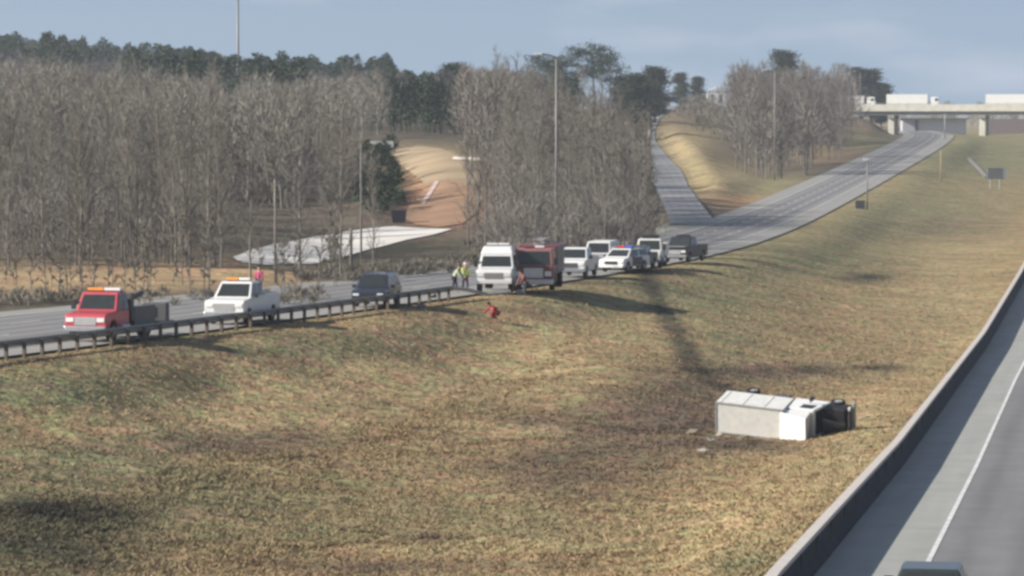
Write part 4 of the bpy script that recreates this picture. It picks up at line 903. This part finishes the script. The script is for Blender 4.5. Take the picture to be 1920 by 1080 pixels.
for i, (px, Y, s_, k, lab) in enumerate([(1193, 800, 1.0, 2, 'dark evergreen just left of the ramp crest, bigger of the two'), (1228, 900, .95, 2, 'dark evergreen at the ramp crest, smaller of the two'), (1275, 1150, .75, 2, 'dark green tree between the ramp crest and the white building'), (1308, 1160, .7, 2, 'dark green tree just left of the white building'),
        (1468, 1080, 1.25, 2, 'dark green tree top rising behind the bare grove'), (1632, 1150, 1.15, 2, 'rounded dark evergreen above the left end of the overpass'), (1606, 1150, 1.1, 2, 'dark evergreen behind the light pole at the left end of the overpass'), (1652, 1160, 1.0, 2, 'dark evergreen at the right tip of the grove above the overpass'), (850, 760, .9, 2, 'dark round evergreen sticking up from the middle tree line')]):
    t = thing('evergreen_tree', lab, 'tree', on_ground(px, Y), i * 2.1); t.scale = (s_ * 1.75, s_ * 1.75, s_); link('trunk', PP[k][0], t); link('crown', PP[k][1], t)
for i, (px, Y, s_, lab) in enumerate([(1212, 424, .42, 'olive-green leafy young tree against the utility pole'), (1192, 440, .5, 'olive-green leafy tree left of the utility pole')]):
    a, b = leafy(130 + i, 13, leafg, .2, .15, 40, 70, .3, .4); t = thing('leafy_tree', lab, 'tree', on_ground(px, Y)); t.scale = (s_, s_, s_ * 1.5); link('trunk', a, t); link('crown', b, t)
# far woods that read as one mass
def forest(name, spots, kinds, m_, hmin, hmax, n_sl, leafw, leafl, seed, rad=.22, flat=1.):
    g = np.random.default_rng(seed); X = np.array([(a - 960) / F * b for a, b in spots]); Y = np.array([b for a, b in spots]); Z = ground(X, Y); nb = NB()
    for x, y, z in zip(X, Y, Z):
        h = g.uniform(hmin, hmax); nb.tube3([(x, y, z), (x + g.normal() * .3, y, z + h * .6), (x, y, z + h)], [.012 * h, .008 * h, .02])
        f = g.beta(2.2, 1.4, n_sl); r = rad * h * np.sqrt(g.random(n_sl)) * np.sin(np.pi * np.clip(f * .85 + .12, 0, 1)); az = g.random(n_sl) * 6.28; cl = np.round(az * 1.3) / 1.3 + g.normal(size=n_sl) * .25
        P_ = np.stack([x + np.cos(cl) * r, y + np.sin(cl) * r, z + h * (.12 + .86 * f)], 1)
        D = np.stack([np.cos(cl) * .5, np.sin(cl) * .5, np.full(n_sl, flat)], 1) + g.normal(size=(n_sl, 3)) * .5; D *= leafl / np.linalg.norm(D, axis=1)[:, None]; nb.slivers(P_, D, leafw, g)
    return link(name, nb.mesh(name, m_))
g = np.random.default_rng(77)
def scatter(n, x0, x1, y0, y1, cond=None):
    o = []
    while len(o) < n:
        px = g.uniform(x0, x1); Y = y0 * (y1 / y0) ** g.random()
        if cond and not cond(px, Y): continue
        o.append((px, Y))
    return o
out = lambda px, Y: not inpad(px, Y)
tag(forest('bare_woodland', scatter(600, -300, 720, 400, 640, lambda p, y: out(p, y) and (p < 570 or y > 560)), 0, twig, 7.5, 11, 260, .09, 1.2, 1), 'mass of leafless grey woodland covering the hillside at left', 'woodland', kind='stuff')
tag(forest('bare_woodland', scatter(560, -200, 1000, 640, 1450), 0, mat('dark_grey_twigs', (.13, .125, .12), .95, var=.25, scale=.05), 6.5, 10.5, 240, .14, 1.3, 2), 'brownish leafless woodland on the far left ridge', 'woodland', kind='stuff')
tag(forest('bare_woodland', scatter(260, 870, 1200, 430, 850, lambda p, y: p < (1190 if y < 470 else 1010)), 0, twigp, 8, 11, 220, .10, 1.2, 3), 'leafless woodland filling the rise left of the ramp', 'woodland', kind='stuff')
tag(forest('evergreen_woodland', scatter(120, 330, 730, 880, 1000) + scatter(150, -100, 520, 1250, 1450) + scatter(60, -60, 420, 800, 1200) + scatter(26, 250, 560, 620, 800), 0, needle, 10.5, 14.5, 420, .5, .7, 4, .24, .0), 'dark evergreen woodland along the skyline at left', 'woodland', kind='stuff')
tag(forest('evergreen_woodland', scatter(44, 690, 900, 620, 900) + scatter(16, 985, 1080, 700, 850) + scatter(30, 715, 815, 620, 760), 0, needle, 7.5, 10.5, 420, .4, .6, 14, .26, .0), 'dark evergreens filling the dip behind the dirt clearing', 'woodland', kind='stuff')
tag(forest('far_treeline', scatter(60, 1690, 2100, 1700, 2400), 0, twigb, 9, 13, 160, .3, 1.6, 5), 'low hazy tree line far beyond the overpass', 'woodland', kind='stuff')
tag(forest('bare_woodland', scatter(90, 1370, 1600, 860, 1060) + scatter(44, 1392, 1525, 650, 850), 0, twigp, 10, 15, 300, .13, 1.3, 6, .32), 'brown leafless wood behind the grove beside the overpass', 'woodland', kind='stuff')
tag(forest('hillside_thicket', scatter(70, 1280, 1420, 760, 1050), 0, twigb, 3.5, 6.5, 170, .10, .9, 16, .4), 'olive-brown thicket on the slope between the ramp and the bare grove', 'thicket', kind='stuff')
tag(forest('evergreen_brush', scatter(90, 672, 745, 385, 520), 0, needle, .8, 2.4, 90, .2, .5, 7, .5, .2), 'dark evergreen brush on the bank behind the gravel pad', 'brush', kind='stuff')
tag(forest('olive_trees', scatter(26, 60, 330, 560, 700), 0, leafg, 7, 9.5, 260, .16, .7, 22, .25, .3), 'olive-tinged trees high in the left wood', 'woodland', kind='stuff')
tag(forest('undergrowth', scatter(330, -150, 740, 292, 480, lambda p, y: out(p, y) and (p < 430 or y > 410)) + scatter(180, 870, 1215, 316, 470, lambda p, y: out(p, y) and (p < 1190 or y < 380)), 0, twigp, 2.5, 5.5, 130, .05, .9, 18, .5), 'grey tangled undergrowth between the leafless trees', 'undergrowth', kind='stuff')
tag(forest('brush', scatter(160, 560, 870, 258, 300, lambda p, y: y < 268 + max(0, (p - 600)) * .13 and y > 252 + max(0, p - 600) * .1) + scatter(70, -60, 600, 222, 232) + scatter(110, 870, 1200, 300, 345), 0, twigb, .3, .9, 60, .06, .4, 8, .7), 'low brown brush along the far edge of the carriageway', 'brush', kind='stuff')

# ------------------------------------------------------------ grass
g = np.random.default_rng(9); NT = 75000
py = 470 + 640 * g.random(NT) ** .8; px = g.uniform(-60, 1960, NT); drop = np.interp(py, [470, 560, 800, 1080], [11.6, 12, 15, 14.6]); Yt = F * drop / (py - 215); Xt = (px - 960) / F * Yt
for _ in range(3): Yt = np.clip(F * (EYE - ground(Xt, Yt)) / (py - 215), 80, 600); Xt = (px - 960) / F * Yt

lx = np.array([left_edge(y)[0] for y in Yt]); rx = np.array([right_edge(y)[0] for y in Yt]); k = (Xt > lx + 1.0) & (Xt < rx - .7) & (Yt < 420); Xt = Xt[k]; Yt = Yt[k]; Zt = ground(Xt, Yt)
c = zone(Xt, Yt, Zt); m = len(Xt); nbld = 4; Pg = np.repeat(np.stack([Xt, Yt, Zt - .02], 1), nbld, 0) + np.concatenate([g.normal(size=(m * nbld, 2)) * .09, np.zeros((m * nbld, 1))], 1)
hh = np.repeat(g.gamma(3, .02, m) + .03, nbld); D = np.stack([g.normal(size=m * nbld) * .9, g.normal(size=m * nbld) * .9, np.ones(m * nbld)], 1) * hh[:, None]
nb = NB(); nb.slivers(Pg, D, .06, g); V = np.concatenate(nb.V); cc = np.repeat(np.repeat(c * (g.uniform(.92, 1.14, m))[:, None], nbld, 0), 3, 0)
me = npmesh('grass', V, np.array(nb.T), mat('grass_blades', (.2, .17, .08), .9, var=.15, scale=2., attr='zone'), cc)
tag(link('grass', me), 'tufts of dry tan and green grass over the median', 'grass', kind='stuff')

#print('OG', on_ground(1578, 196), on_ground(1350, 206), [round(gz(x, y) - EYE, 2) for x, y in ((5, 250), (0, 220), (10, 260), (15, 260), (5, 220), (10, 220), (3.6, 96), (6, 110))])
hz = MB().box((-900, -60, -30), (1100, 2600, 75)).mesh('haze')
hm = bpy.data.materials.new('haze'); hm.use_nodes = True; n = hm.node_tree.nodes; n.clear()
pv = n.new('ShaderNodeVolumePrincipled'); pv.inputs['Color'].default_value = (.86, .92, 1, 1); pv.inputs['Density'].default_value = .00016; pv.inputs['Anisotropy'].default_value = .2
ou = n.new('ShaderNodeOutputMaterial'); hm.node_tree.links.new(pv.outputs[0], ou.inputs['Volume']); hz.materials.append(hm)
tag(link('haze', hz), 'thin pale haze in the air over the whole scene', 'haze', kind='stuff')
S.cycles.volume_bounces = 0; S.cycles.volume_max_steps = 16
